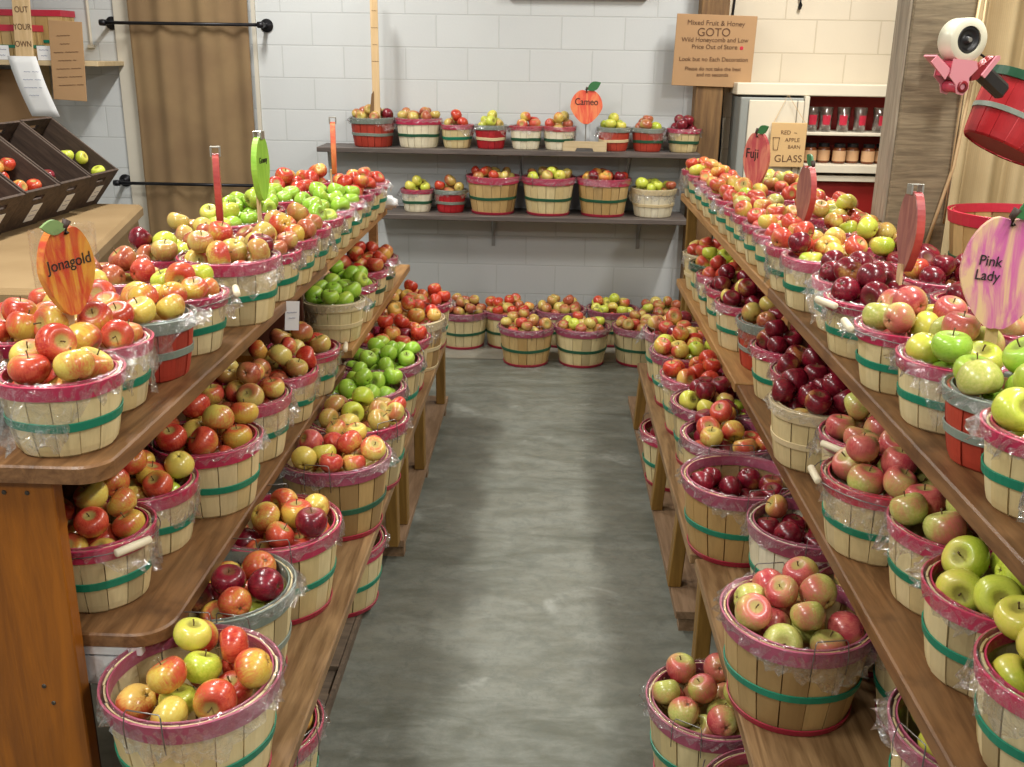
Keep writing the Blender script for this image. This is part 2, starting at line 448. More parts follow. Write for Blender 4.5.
ROOTS = {}
def basket_root(size, wood_, rim, mid, base, lin, handle, seed):
    """first basket of each make; later ones are copies of it with shared meshes"""
    key = (size, wood_, rim, mid, base, lin, handle, seed % 3)
    if key in ROOTS: return copy_tree(ROOTS[key])
    R, Rb, H, n, band = SIZES[size]
    o = empty('apple_basket')
    sd = hash_(str(key))
    s_ = staves(R, Rb, H, n, sd)
    s_.lathe([(0, .006), (Rb-.006, .006), (Rb-.006, .010), (0, .010)], 28, .3, None, False)
    s_.build('splint_body', M[wood_], o, False)
    Rz = lambda z: Rb+(R-Rb)*z/H+.0065
    h = MB(); ring(h, Rz(H-band), Rz(H)+.001, H-band, H+.002, .004, 44, .0012, sd)
    ring(h, R-.0095, R-.0085, H-band*.7, H+.001, .003, 44, .001, sd+1)
    h.build('rim_hoop', M[rim], o, False)
    zm = H*.44; h = MB(); ring(h, Rz(zm-.009), Rz(zm+.009), zm-.0095, zm+.0095, .003, 44, .0016, sd+2); h.build('middle_hoop', M[mid], o, False)
    if base:
        h = MB(); ring(h, Rz(.001)-.004, Rz(.018)-.002, .001, .018, .003, 44, .0008, sd+3); h.build('base_hoop', M[base], o, False)
    if handle == 'staple':
        for s in (0, 1):
            a = s*PI; w = MB(); t = Vector((-math.sin(a), math.cos(a), 0)); e = Vector((math.cos(a), math.sin(a), 0))
            pts = []
            for (tt, zz, out) in ((-.04, H-.055, .016), (-.04, H-.01, .014), (-.037, H+.024, .008), (-.033, H+.03, .005), (.033, H+.03, .005), (.037, H+.024, .008), (.04, H-.01, .014), (.04, H-.055, .016)):
                pts.append(e*(Rz(zz)+out-.006+ (0 if zz < H else -.002))+t*tt+Vector((0,0,zz)))
            w.tube(pts, .0014, 6); w.build('wire_handle', M['wire'], o, True)
    elif handle == 'bail':
        w = MB(); pts = []
        for i in range(25):
            a = -PI*.5+PI*i/24; u = math.cos(a); pts.append(Vector(((R+.016+.012*u)*math.cos(a), (R+.016)*math.sin(a), H-.018-.0*u+.014*u)))
        w.tube(pts, .0013, 6); hb = w.build('wire_handle', M['wire'], o, True)
        gz = H-.004; gx = R+.028; gm = MB()
        gm.lathe([(.0045, -.042), (.009, -.040), (.0095, 0), (.009, .040), (.0045, .042)], 14, 0, Matrix.Translation((gx, 0, gz)) @ Matrix.Rotation(PI/2, 4, 'X'))
        gm.build('wooden_grip', M['grip'], hb, True)
    if lin:
        liner(R, Rb, H, sd+5+seed, {1: .045, 2: .085, 3: .125}[lin]).build('plastic_liner', M['plastic'], o, True)
    ROOTS[key] = o
    return o
ORD = ['first','second','third','fourth','fifth','sixth','seventh','eighth','ninth','tenth','eleventh','twelfth','thirteenth','fourteenth','fifteenth','sixteenth','seventeenth','eighteenth','nineteenth','twentieth']
BASKETS = []
KIND = {'jonagold': 'red-gold', 'fuji': 'tan-red', 'gala': 'orange-red', 'green': 'green', 'mutsu': 'yellow-green', 'pink': 'pink-green', 'dark': 'dark red', 'cameo': 'red-yellow'}
RIMW = {'hoop_pink': 'pink-rimmed', 'hoop_rose': 'rose-rimmed', 'hoop_red': 'red-rimmed', 'hoop_green': 'green-rimmed', 'hoop_grey': 'grey-rimmed', 'hoop_natural': 'plain-rimmed', 'hoop_dkgreen': 'dark-rimmed'}
WOODW = {'pale': 'pale', 'tan': 'tan', 'white': 'white', 'redwood': 'red', 'crimson': 'red'}
_sd = [0]
def basket(x, y, z, size, var, place, group, wood_='pale', rim='hoop_pink', mid='hoop_green', base=None, lin=2, handle=None,
           dome=None, depth=None, rot=None, ar=.039, clear=None):
    _sd[0] += 1; sd = _sd[0]
    R, Rb, H, n, band = SIZES[size]
    o = basket_root(size, wood_, rim, mid, base, lin, handle, sd)
    o.location = (x, y, z); o.rotation_euler = (0, 0, rng.uniform(0, 6.28) if rot is None else math.radians(rot))
    tag(o, f"{RIMW[rim]} {WOODW[wood_]} basket of {KIND[var if isinstance(var, str) else var[0]]} apples, {place}", 'basket', group)
    if dome is None: dome = {'half': .072, 'halfs': .05, 'peck': .085, 'small': .085, 'mid': .085}[size]
    if depth is None: depth = .075
    vs = [var] if isinstance(var, str) else list(var)
    bid = len(BASKETS); BASKETS.append(dict(o=o, place=place, group=group, x=x, y=y, R=R))
    q = random.Random(sd*17+3)
    for (ax, ay, az, r) in heap(R, Rb, H, depth, dome, ar, sd*7+1, None if clear is None else (clear[0]-x, clear[1]-z, clear[2])):
        v = q.choice(vs) if len(vs) > 1 and q.random() < .42 else vs[0]
        k = q.randrange(NV)
        # mostly stem up, many rolled onto their side or showing the blossom end
        u = q.random(); th = q.uniform(0, .7) if u < .5 else (q.uniform(.7, 1.9) if u < .85 else q.uniform(1.9, 2.9))
        e = Matrix.Rotation(q.uniform(0, 6.28), 4, 'Z') @ Matrix.Rotation(th, 4, 'X') @ Matrix.Rotation(q.uniform(0, 6.28), 4, 'Z')
        APPLES.append(dict(p=Vector((x+ax, y+ay, z+az)), r=r*.985, v=v, k=k, e=e, b=bid, lx=ax, ly=ay, lz=az-H))
    return o

LTZ, L2Z, L2FZ, LBZ = 1.10, .70, .75, .42
RTZ, R2Z, RBZ = 1.10, .72, .40
PLAT = .08

def row(lst, z, size, side, shelf, group, x, clears=None, **kw):
    """lst: (Y, variety, dict of overrides) counted from the near end"""
    for i, it in enumerate(lst):
        y, v = it[0], it[1]; d = dict(kw); d.update(it[2] if len(it) > 2 else {})
        xx = d.pop('x', x); zz = d.pop('z', z); sz = d.pop('size', size)
        if clears: d['clear'] = clears(y)
        basket(xx, y, zz, sz, v, f"{ORD[i]} from near end, {side} {shelf}", group, **d)
P_ = dict
# left top shelf, aisle-side row
row([(1.83, ('jonagold',), P_(x=-.945, lin=3, ar=.041, dome=.085)), (2.055, 'jonagold', P_(x=-.975, lin=3)), (2.275, ('jonagold','cameo'), P_(x=-.955, wood_='redwood', rim='hoop_grey', mid='hoop_grey', lin=3)),
     (2.50, ('jonagold','mutsu'), P_(x=-.945, handle='bail', rot=20, lin=2)), (2.82, ('fuji','cameo','dark'), P_(x=-.915, size='peck', lin=2, dome=.07)), (3.09, ('fuji','cameo')), (3.315, ('fuji','jonagold')), (3.54, ('cameo','fuji')),
     (3.765, 'green'), (3.99, 'green'), (4.215, ('green',)), (4.44, ('gala','jonagold')), (4.665, ('gala','jonagold')), (4.89, ('gala','fuji'))],
    LTZ, 'small', 'left top shelf', 'aisle row', 'baskets on the left top shelf', -.895)
row([(1.86, ('jonagold','gala'), P_(x=-1.22)), (2.10, ('jonagold','cameo')), (2.36, ('jonagold',)), (2.66, ('fuji','dark','cameo'), P_(lin=1, handle='bail', rot=180)), (2.98, ('fuji','mutsu','dark')), (3.30, ('fuji','mutsu')), (3.62, ('green','mutsu')),
     (3.92, 'green'), (4.22, ('green','gala')), (4.52, ('gala',)), (4.82, ('gala','jonagold'))],
    LTZ, 'small', 'left top shelf', 'back row', 'baskets on the left top shelf', -1.16)
# left second shelf
row([(1.935, ('jonagold','cameo'), P_(x=-.968, handle='bail', rot=-35, lin=2)), (2.175, ('jonagold','gala','mutsu'), P_(x=-.955)), (2.415, ('jonagold','cameo'), P_(x=-.88, size='peck', lin=1, dome=.09)), (2.765, ('fuji','cameo'), P_(x=-.89, size='peck', lin=2, dome=.085)), (3.075, ('fuji','cameo','gala'), P_(x=-.862, lin=2)),
     (3.345, ('fuji','cameo'), P_(x=-.845, handle='bail', rot=10, lin=2))],
    L2Z, 'mid', 'left second shelf', 'near half', 'baskets on the left second shelf', -.90)
row([(3.86, 'green', P_(rim='hoop_natural', mid='hoop_natural', lin=2, dome=.09)), (4.16, 'green', P_(lin=1)), (4.45, ('gala','cameo'), P_(mid='hoop_dkgreen')), (4.74, ('gala','jonagold'), P_(mid='hoop_dkgreen', lin=2))],
    L2FZ, 'mid', 'left second shelf', 'far half', 'baskets on the left second shelf', -.845)
# left bench of half-bushel baskets
hb = dict(base='hoop_base', handle='staple', lin=1, wood_='pale')
row([(1.70, ('jonagold','gala','mutsu'), P_(x=-.69, rot=-100, lin=2, rim='hoop_rose', ar=.042, dome=.07)), (2.05, ('jonagold','mutsu','dark'), P_(x=-.745, rim='hoop_grey', mid='hoop_grey', rot=-90, ar=.042, dome=.045, lin=2)),
     (2.385, ('jonagold','dark','gala'), P_(x=-.705, rim='hoop_pink', rot=-75, ar=.042, dome=.085)), (2.87, ('cameo','mutsu','pink'), P_(x=-.645, wood_='tan', rim='hoop_rose', mid='hoop_dkgreen', rot=-95, lin=2)),
     (3.205, ('fuji','cameo','mutsu'), P_(x=-.635, rim='hoop_pink')), (3.53, 'green', P_(x=-.69, rim='hoop_rose')), (3.88, 'green', P_(x=-.67, rim='hoop_rose')), (4.23, ('gala','dark'), P_(x=-.68)),
     (4.57, ('gala','jonagold'), P_(x=-.65, wood_='tan', rim='hoop_natural', mid='hoop_natural', base='hoop_natural', lin=2)), (4.91, ('gala',), P_(x=-.65, lin=2))],
    LBZ, 'half', 'on', 'left bench', 'half-bushel baskets on the left bench', -.68, clears=lambda y: (-.755, .668, -1) if y < 3.6 else (-.742, .712, -1), **hb)
basket(-.70, 2.06, .03, 'half', ('jonagold',), 'on the pallet under the near left bench', 'baskets under the benches', dome=.0, **hb)
basket(-.70, 3.06, .03, 'half', ('fuji',), 'on floor platform under left bench', 'baskets under the benches', dome=.0, **hb)
# right top shelf
row([(1.40, 'green'), (1.655, ('green','mutsu'), P_(x=.89, lin=2, ar=.045, dome=.09)), (1.865, ('green','pink'), P_(x=.90, wood_='redwood', rim='hoop_grey', mid='hoop_grey', lin=1, ar=.044, dome=.085)), (2.085, ('pink','green','mutsu'), P_(x=.88, lin=3, ar=.043)), (2.335, ('pink','mutsu'), P_(handle='bail', rot=175, lin=3, ar=.041)),
     (2.62, ('dark','jonagold','cameo'), P_(handle='bail', rot=200, lin=3)), (2.86, ('dark','dark','cameo'), P_(x=.89, lin=3)), (3.13, ('cameo','jonagold','dark','mutsu'), P_(x=.865, size='mid',  lin=2)), (3.38, ('cameo','mutsu','dark'), P_(lin=3)), (3.605, ('cameo','mutsu')), (3.83, ('cameo','pink')),
     (4.055, ('cameo','mutsu','fuji')), (4.26, ('cameo','pink')), (4.50, ('cameo','mutsu')), (4.74, ('cameo','fuji')), (4.98, ('cameo','mutsu')), (5.22, ('cameo','gala')), (5.46, ('cameo','mutsu'), P_(lin=3)), (5.70, ('gala','mutsu'), P_(lin=3))],
    RTZ, 'small', 'right top shelf', 'aisle row', 'baskets on the right top shelf', .862, mid='hoop_green')
row([(1.50, ('fuji','jonagold')), (1.78, ('jonagold','pink')), (2.06, ('pink','jonagold')), (2.34, ('pink','gala','mutsu')), (2.62, ('dark','dark','fuji')), (2.90, ('dark','cameo')), (3.18, ('dark','cameo','mutsu')), (3.46, ('fuji','cameo','mutsu')), (3.74, ('cameo','pink','mutsu')), (4.02, ('cameo','mutsu')),
     (4.30, ('cameo','fuji')), (4.58, ('cameo','mutsu')), (4.86, ('cameo','fuji')), (5.14, ('pink','mutsu'))],
    RTZ, 'small', 'right top shelf', 'back row', 'baskets on the right top shelf', 1.145)
# right second shelf
row([(1.44, 'mutsu', P_(x=.875, ar=.044)), (1.71, ('mutsu',), P_(x=.88, lin=2, ar=.047)), (1.985, ('pink',), P_(x=.90, lin=2, ar=.044)), (2.235, ('pink',), P_(x=.82, handle='bail', rot=178, lin=2, ar=.043, rim='hoop_red')), (2.51, ('pink',), P_(x=.885, handle='bail', rot=215, lin=2, ar=.042)),
     (2.775, ('dark','dark','fuji'), P_(x=.805, rim='hoop_natural', mid='hoop_natural', lin=1, ar=.041)), (3.07, ('dark',), P_(x=.87, lin=1)), (3.36, ('dark',), P_(x=.86, lin=1))],
    R2Z, 'peck', 'right second shelf', 'near half', 'baskets on the right second shelf', .87)
row([(3.72, ('fuji','dark'), P_(x=.875, wood_='redwood', rim='hoop_grey', mid='hoop_grey', lin=2)), (4.00, ('dark','cameo'), P_(lin=1)), (4.27, ('dark','cameo'), P_(lin=1)), (4.54, ('cameo','pink','gala'), P_(lin=3)), (4.80, ('mutsu','cameo'), P_(rim='hoop_dkgreen', lin=2)), (5.05, ('cameo','mutsu'), P_(rim='hoop_natural', mid='hoop_natural', lin=2))],
    R2Z, 'peck', 'right second shelf', 'far half', 'baskets on the right second shelf', .835)
# right bench
row([(1.64, 'mutsu', P_(x=.86, rim='hoop_rose', lin=2, ar=.044)), (1.97, 'mutsu', P_(x=.93, rim='hoop_rose', lin=2, ar=.044, dome=.03)), (2.05, ('pink',), P_(x=.60, rim='hoop_rose', wood_='tan', rot=100, lin=2, ar=.043, dome=.06)), (2.265, 'pink', P_(x=.835, size='peck', handle=None, rim='hoop_rose', lin=1, dome=.02)),
     (2.53, ('dark','fuji'), P_(x=.735, size='halfs', rim='hoop_rose', wood_='white', rot=90, dome=.03, lin=1)), (2.83, ('dark',), P_(x=.605, wood_='tan', rim='hoop_rose', dome=-.05, depth=.14, lin=2, rot=100)),
     (3.18, ('cameo','jonagold','dark'), P_(x=.645, rim='hoop_rose', lin=2)), (3.52, ('dark','fuji','mutsu'), P_(x=.65, rim='hoop_rose', rot=90)), (3.85, ('gala','dark'), P_(x=.645, lin=2)), (4.19, ('cameo','mutsu','gala'), P_(x=.635, rim='hoop_rose', lin=2)), (4.53, ('cameo','fuji','dark'), P_(x=.635, lin=3, rim='hoop_rose'))],
    RBZ, 'half', 'on', 'right bench', 'half-bushel baskets on the right bench', .64, clears=lambda y: (.70, .683, 1), **hb)
basket(.47, 2.27, 0, 'half', ('pink',), 'on the concrete below the near right bench', 'baskets under the benches', rim='hoop_rose', rot=60, dome=.06, ar=.042, lin=1, base='hoop_base', handle='staple')
basket(.56, 1.90, 0, 'half', ('gala',), 'on concrete floor, nearest the camera', 'baskets under the benches', rim='hoop_rose', dome=.01, lin=2, base='hoop_base', handle='staple')
basket(.75, 1.60, 0, 'half', ('mutsu',), 'on the concrete under the near right bench', 'baskets under the benches', rim='hoop_rose', dome=.05, lin=1, base='hoop_base', handle='staple', ar=.044)
basket(.60, 4.07, PLAT, 'half', ('gala','dark'), 'on the floor platform under the far right bench', 'baskets under the benches', rim='hoop_pink', dome=.02, **{k: v for k, v in hb.items()})
# floor by the back wall
for i, (x, y, w, rm, v) in enumerate([(-.115, 6.06, 'tan', 'hoop_rose', ('fuji','cameo')), (.235, 6.08, 'pale', 'hoop_rose', ('fuji','mutsu','cameo')), (.60, 6.12, 'pale', 'hoop_rose', ('fuji','cameo')), (.95, 6.15, 'pale', 'hoop_pink', ('cameo','dark'))]):
    basket(x, y, 0, 'half', v, f"{ORD[i]} from left, front floor row by back wall", 'baskets on the floor by the back wall', wood_=w, rim=rm, mid='hoop_dkgreen', base='hoop_base', handle='staple', lin=1, dome=.07)
for i, (x, y, v) in enumerate([(-.545, 6.42, ('fuji','dark')), (-.24, 6.45, ('gala','fuji')), (.10, 6.52, ('fuji','mutsu')), (.45, 6.56, ('mutsu','cameo')), (.80, 6.52, ('fuji','mutsu'))]):
    basket(x, y, 0, 'half', v, f"{ORD[i]} from left, rear floor row by back wall", 'baskets on the floor by the back wall', rim='hoop_rose', mid='hoop_dkgreen', base='hoop_base', handle='staple', lin=1, dome=.08)
# wall shelves
WUZ, WLZ = 1.262, .85
SIZES['tiny'] = (.100, .082, .145, 14, .026); SIZES['peckw'] = (.140, .118, .180, 18, .034)
for i, (x, sz, w, rm, md, v) in enumerate([(-1.155, 'peckw', 'redwood', 'hoop_grey', 'hoop_grey', ('fuji','dark')), (-.855, 'peckw', 'white', 'hoop_pink', 'hoop_dkgreen', ('fuji','dark')), (-.605, 'tiny', 'pale', 'hoop_pink', 'hoop_green', ('fuji','gala')),
        (-.385, 'tiny', 'crimson', 'hoop_grey', 'hoop_natural', ('mutsu','fuji')), (-.155, 'tiny', 'white', 'hoop_red', 'hoop_dkgreen', ('cameo','fuji')), (.06, 'tiny', 'white', 'hoop_red', 'hoop_dkgreen', ('cameo','fuji')),
        (.415, 'tiny', 'redwood', 'hoop_grey', 'hoop_natural', ('mutsu','fuji')), (.635, 'tiny', 'redwood', 'hoop_grey', 'hoop_dkgreen', ('fuji','mutsu','dark')), (.865, 'tiny', 'pale', 'hoop_pink', 'hoop_dkgreen', ('dark','fuji'))]):
    basket(x, 6.685, WUZ, sz, v, f"{ORD[i]} from left on the upper wall shelf", 'baskets on the wall shelves', wood_=w, rim=rm, mid=md, lin=1 if i in (1, 4) else 2, dome=.07)
for i, (x, sz, w, rm, md, v) in enumerate([(-.865, 'tiny', 'white', 'hoop_pink', 'hoop_dkgreen', ('mutsu','fuji')), (-.645, 'tiny', 'crimson', 'hoop_grey', 'hoop_grey', ('fuji','gala')), (-.365, 'half', 'tan', 'hoop_pink', 'hoop_dkgreen', ('fuji','gala')),
        (.0, 'half', 'pale', 'hoop_pink', 'hoop_dkgreen', ('fuji','mutsu')), (.36, 'half', 'tan', 'hoop_pink', 'hoop_dkgreen', ('gala','dark','fuji')), (.69, 'peckw', 'white', 'hoop_natural', 'hoop_natural', ('mutsu','fuji'))]):
    hf = sz == 'half'
    basket(x, 6.645, WLZ, sz, v, f"{ORD[i]} from left on the lower wall shelf", 'baskets on the wall shelves', wood_=w, rim=rm, mid=md, base='hoop_base' if hf else None, handle='staple' if hf else None, lin=1 if hf else 2, dome=.045 if hf else .065)

# ------------------------------------------------------------------ room
def block_mat(name, c1, c2, seam):
    m, nt, b = mat(name); g = N(nt)
    br = g.n('ShaderNodeTexBrick'); tc = g.n('ShaderNodeTexCoord')
    sp = g.n('ShaderNodeSeparateXYZ'); g.l(tc.outputs['Object'], sp.inputs[0]); cb = g.n('ShaderNodeCombineXYZ')
    g.l(g.math('ADD', sp.outputs[0], sp.outputs[1]), cb.inputs[0]); g.l(g.math('ADD', sp.outputs[2], -.051), cb.inputs[1])
    g.l(cb.outputs[0], br.inputs['Vector'])
    br.offset = .5; br.inputs['Scale'].default_value = 1.0; br.inputs['Brick Width'].default_value = .4064; br.inputs['Row Height'].default_value = .2032
    br.inputs['Mortar Size'].default_value = .005; br.inputs['Mortar Smooth'].default_value = .4; br.inputs['Bias'].default_value = -.2
    br.inputs['Color1'].default_value = c4(c1); br.inputs['Color2'].default_value = c4(c2); br.inputs['Mortar'].default_value = c4(seam)
    n = g.noise(tc.outputs['Object'], 60, 5, .65); n2 = g.noise(tc.outputs['Object'], 3, 3)
    g.l(g.mix(g.step(n2, .3, .7, 0, .12), br.outputs['Color'], tuple(x*.8 for x in c1)), b.inputs['Base Color'])
    h = g.math('ADD', g.math('MULTIPLY', br.outputs['Fac'], -1.0), g.math('MULTIPLY', n, .35))
    g.l(g.bump(h, .4, .005), b.inputs['Normal']); b.inputs['Roughness'].default_value = .6
    return m
M['block_white'] = block_mat('white_block', hexc('#c3c7c8'), hexc('#c7cbcc'), hexc('#b9bdbd'))
M['block_beige'] = block_mat('beige_block', hexc('#cdc2ae'), hexc('#d1c7b3'), hexc('#bdb19b'))
def concrete():
    m, nt, b = mat('worn_concrete'); g = N(nt)
    c = g.coord('Object', (1,1,1)); cx = g.coord('Object', (.55,1.6,1))
    n1 = g.noise(cx, 1.5, 6, .62, .6); n2 = g.noise(cx, 7, 6, .7, .4); n3 = g.noise(c, 60, 4, .7); n4 = g.noise(c, 2.6, 4, .55, .8)
    col = g.mix(g.step(n1, .3, .7), hexc('#53554b'), hexc('#717268'))
    col = g.mix(g.step(n2, .35, .7, 0, .55), col, hexc('#7f827a'))
    col = g.mix(g.step(n4, .62, .74, 0, .55), col, hexc('#9fa29b'))
    col = g.mix(g.step(n3, .5, .8, 0, .35), col, hexc('#4a4a42'))
    n5 = g.noise(c, 16, 5, .7, .5); col = g.mix(g.step(n5, .42, .68, 0, .5), col, hexc('#565a53'))
    # sawn control joint across the aisle and paler slab beyond it
    sp = g.n('ShaderNodeSeparateXYZ'); g.l(c, sp.inputs[0])
    far = g.step(sp.outputs[1], 6.08, 6.10)
    col = g.mix(g.math('MULTIPLY', far, .3), col, hexc('#a89e90'))
    jt = g.step(g.math('ABSOLUTE', g.math('SUBTRACT', sp.outputs[1], 6.09)), .008, .016, .7, 0)
    col = g.mix(jt, col, hexc('#45433c'))
    g.l(col, b.inputs['Base Color']); g.l(g.step(n2, .3, .7, .34, .6), b.inputs['Roughness'])
    g.l(g.bump(g.math('ADD', n2, n3), .18, .004), b.inputs['Normal'])
    return m
M['concrete'] = concrete()
M['ceil'] = plain('ceiling_paint', hexc('#e4e2dc'), .8)
def struct(name, b, m): o = b.build(name, m); o['kind'] = 'structure'; return o
b = MB(); b.box(-4.2, 4.2, -3.0, 7.1, -.12, 0); struct('floor', b, M['concrete'])
b = MB(); b.box(-4.2, 1.10, 6.85, 7.05, 0, 3.4); struct('wall_back', b, M['block_white'])
b = MB(); b.box(1.10, 4.2, 6.85, 7.05, 0, 3.4); struct('wall_rear', b, M['block_beige'])
b = MB(); b.box(-4.2, -4.0, -3.0, 6.85, 0, 3.4); struct('wall_left', b, M['block_white'])
b = MB(); b.box(4.0, 4.2, -3.0, 6.85, 0, 3.4); struct('wall_right', b, M['block_beige'])
b = MB(); b.box(-4.2, 4.2, -3.0, 7.1, 3.4, 3.5); struct('ceiling', b, M['ceil'])

# ------------------------------------------------------------------ shelving
M['plank'] = wood('stained_plank', hexc('#56381f'), hexc('#8a6440'), 'Y', .42, stain=hexc('#4a2f1c'))
M['plank_lt'] = wood('light_plank', hexc('#8a6238'), hexc('#b98d58'), 'Y', .5)
M['plank_end'] = wood('orange_board', hexc('#76430f'), hexc('#9c5c14'), 'Z', .38, .7)
M['dark_board'] = wood('dark_board', hexc('#3c1d10'), hexc('#5f3220'), 'Z', .5)
M['leg'] = wood('oak_leg', hexc('#6b4d1c'), hexc('#8f6c30'), 'Z', .5)
M['bench'] = wood('bench_plank', hexc('#5f4326'), hexc('#a1815a'), 'Y', .5, .8)
M['platform'] = wood('platform_board', hexc('#6a5138'), hexc('#8f745a'), 'Y', .6)
M['pallet'] = wood('pallet_board', hexc('#4d4034'), hexc('#6f5f4e'), 'X', .65)
def rounded_plank(x0, x1, y0, y1, z0, z1, rc, side, end):
    """plank with its aisle-side corner at one end rounded; side=+1 aisle edge at x1; end: 'near' or None"""
    pts = [(x0, y1), (x1, y1)] if side > 0 else [(x1, y1), (x0, y1)]
    e = x1 if side > 0 else x0; o = x0 if side > 0 else x1
    if end:
        for i in range(9):
            a = PI/2*i/8; pts.append((e-side*rc*(1-math.cos(a)), y0+rc*(1-math.sin(a))))
    else: pts.append((e, y0))
    pts.append((o, y0))
    if end is None: pass
    n = len(pts); b = MB(); q = .004
    cx = sum(p[0] for p in pts)/n; cy = sum(p[1] for p in pts)/n
    ins = [(p[0]+q*(1 if p[0] < cx else -1), p[1]+q*(1 if p[1] < cy else -1)) for p in pts]
    vs = [(x, y, z0) for x, y in pts]+[(x, y, z1-q) for x, y in pts]+[(x, y, z1) for x, y in ins]
    fs = [tuple(range(n)), tuple(range(2*n, 3*n))]
    for i in range(n):
        j = (i+1) % n; fs += [(i, j, j+n, i+n), (i+n, j+n, j+2*n, i+2*n)]
    b.add(vs, fs, .3); return b
def fixn(o):
    import bmesh
    bm = bmesh.new(); bm.from_mesh(o.data); bmesh.ops.recalc_face_normals(bm, faces=bm.faces); bm.to_mesh(o.data); bm.free(); return o
def plank(name, *a, m='plank', parent=None):
    return fixn(rounded_plank(*a).build(name, M[m], parent))
TH = .035
M['iron2'] = plain('dark_screw', (.05,.04,.03), .5, .3)
# near left unit
u = empty('display_shelf', (-1.2, 1.8, 0)); tag(u, 'brown tiered display shelf with orange end board, near left', 'shelf', 'tiered display shelves')
inv = lambda o, r: setattr(o, 'matrix_parent_inverse', r.matrix_world.inverted()) 
def under(root, o):
    o.parent = root; o.matrix_parent_inverse = Matrix.Translation(-Vector(root.location)); return o
under(u, plank('top_board', -1.42, -.82, 1.70, 3.66, LTZ-TH, LTZ, .06, 1, 'near'))
under(u, plank('second_board', -1.40, -.765, 1.765, 3.66, L2Z-.03, L2Z, .075, 1, 'near'))
b = MB(); b.box(-1.42, -.934, 1.722, 1.76, 0, LTZ-TH, .2, None, .003); under(u, b.build('end_panel', M['plank_end']))
lp_ = b.v
b = MB(); b.box(-1.40, -1.02, 1.90, 1.925, 0, L2Z-TH, .5); under(u, b.build('inner_panel', M['dark_board']))
b = MB(); b.box(-1.42, -1.39, 1.80, 3.66, L2Z, LTZ-TH, .7); under(u, b.build('back_board', M['dark_board']))
for yy in (1.80, 3.56): b = MB(); b.box(-1.40, -1.33, yy, yy+.09, 0, L2Z-TH, .1); under(u, b.build('leg', M['leg']))
# screw heads on the end board
for k, (sx, sz) in enumerate([(-.985, 1.035), (-1.03, 1.035), (-1.01, .60), (-.995, .56)]):
    b = MB(); b.lathe([(0, 0), (.005, 0), (.004, .002), (0, .0025)], 12, 0, Matrix.Translation((sx, 1.7217, sz)) @ Matrix.Rotation(PI/2, 4, 'X'), False); under(u, b.build('screw', M['iron2']))
# far left unit
u = empty('display_shelf', (-1.2, 4.3, 0)); tag(u, 'brown tiered display shelf, far left, holding green apples', 'shelf', 'tiered display shelves')
under(u, plank('top_board', -1.42, -.82, 3.665, 5.10, LTZ-TH, LTZ, .06, 1, None, m='plank_lt'))
under(u, plank('second_board', -1.40, -.745, 3.70, 5.36, L2FZ-TH, L2FZ, .05, 1, None, m='plank_lt'))
b = MB(); b.box(-1.40, -.80, 3.70, 3.735, L2FZ-.15, L2FZ-TH, .2); under(u, b.build('cross_brace', M['plank_end']))
b = MB(); b.box(-1.42, -.93, 3.69, 3.715, L2FZ, LTZ-TH, .5); under(u, b.build('end_panel', M['dark_board']))
b = MB(); b.box(-1.42, -1.39, 3.715, 5.10, L2FZ, LTZ-TH, .7); under(u, b.build('back_board', M['dark_board']))
for (xx, yy, zz) in ((-1.40, 3.74, L2FZ), (-1.40, 5.20, L2FZ), (-.86, 5.22, L2FZ)): b = MB(); b.box(xx, xx+.06, yy, yy+.06, 0, zz-TH, .1); under(u, b.build('leg', M['leg']))
b = MB(); b.box(-.90, -.86, 4.99, 5.04, L2FZ, LTZ-TH, .1); under(u, b.build('post', M['plank_lt']))
# right units
u = empty('display_shelf', (1.1, 2.2, 0)); tag(u, 'brown tiered display shelf, near right, holding pink and green apples', 'shelf', 'tiered display shelves')
under(u, plank('top_board', .765, 1.40, .95, 3.40, RTZ-TH, RTZ, .06, -1, None))
under(u, plank('second_board', .705, 1.36, .95, 3.48, R2Z-TH, R2Z, .06, -1, None))
b = MB(); b.box(.86, 1.38, 3.33, 3.36, R2Z, RTZ-TH, .4); under(u, b.build('end_panel', M['dark_board']))
b = MB(); b.box(1.37, 1.40, .95, 3.36, R2Z, RTZ-TH, .7); under(u, b.build('back_board', M['dark_board']))
for yy in (1.0, 3.36): b = MB(); b.box(1.27, 1.34, yy, yy+.07, 0, R2Z-TH, .1); under(u, b.build('leg', M['leg']))
b = MB(); b.box(1.03, 1.36, 2.98, 3.01, 0, R2Z-TH, .2); under(u, b.build('cross_brace', M['dark_board']))
u = empty('display_shelf', (1.1, 4.6, 0)); tag(u, 'light brown tiered display shelf, far right, reaching toward back wall', 'shelf', 'tiered display shelves')
under(u, plank('top_board', .765, 1.40, 3.405, 5.86, RTZ-TH, RTZ, .06, -1, None, m='plank_lt'))
under(u, plank('second_board', .700, 1.36, 3.50, 5.30, R2Z-TH, R2Z, .06, -1, None, m='plank_lt'))
for (xx, yy, z0, z1) in ((.865, 3.50, R2Z, RTZ-TH), (.80, 5.76, 0, RTZ-TH), (1.28, 3.52, 0, R2Z-TH), (1.28, 5.2, 0, R2Z-TH), (.75, 5.22, 0, R2Z-TH), (1.3, 5.76, 0, RTZ-TH)):
    b = MB(); b.box(xx, xx+.055, yy, yy+.055, z0, z1, rng.random(), None, .003); under(u, b.build('post', M['leg'] if z0 == 0 else M['plank_lt']))
b = MB(); b.box(1.37, 1.40, 3.42, 5.30, R2Z, RTZ-TH, .7); under(u, b.build('back_board', M['dark_board']))
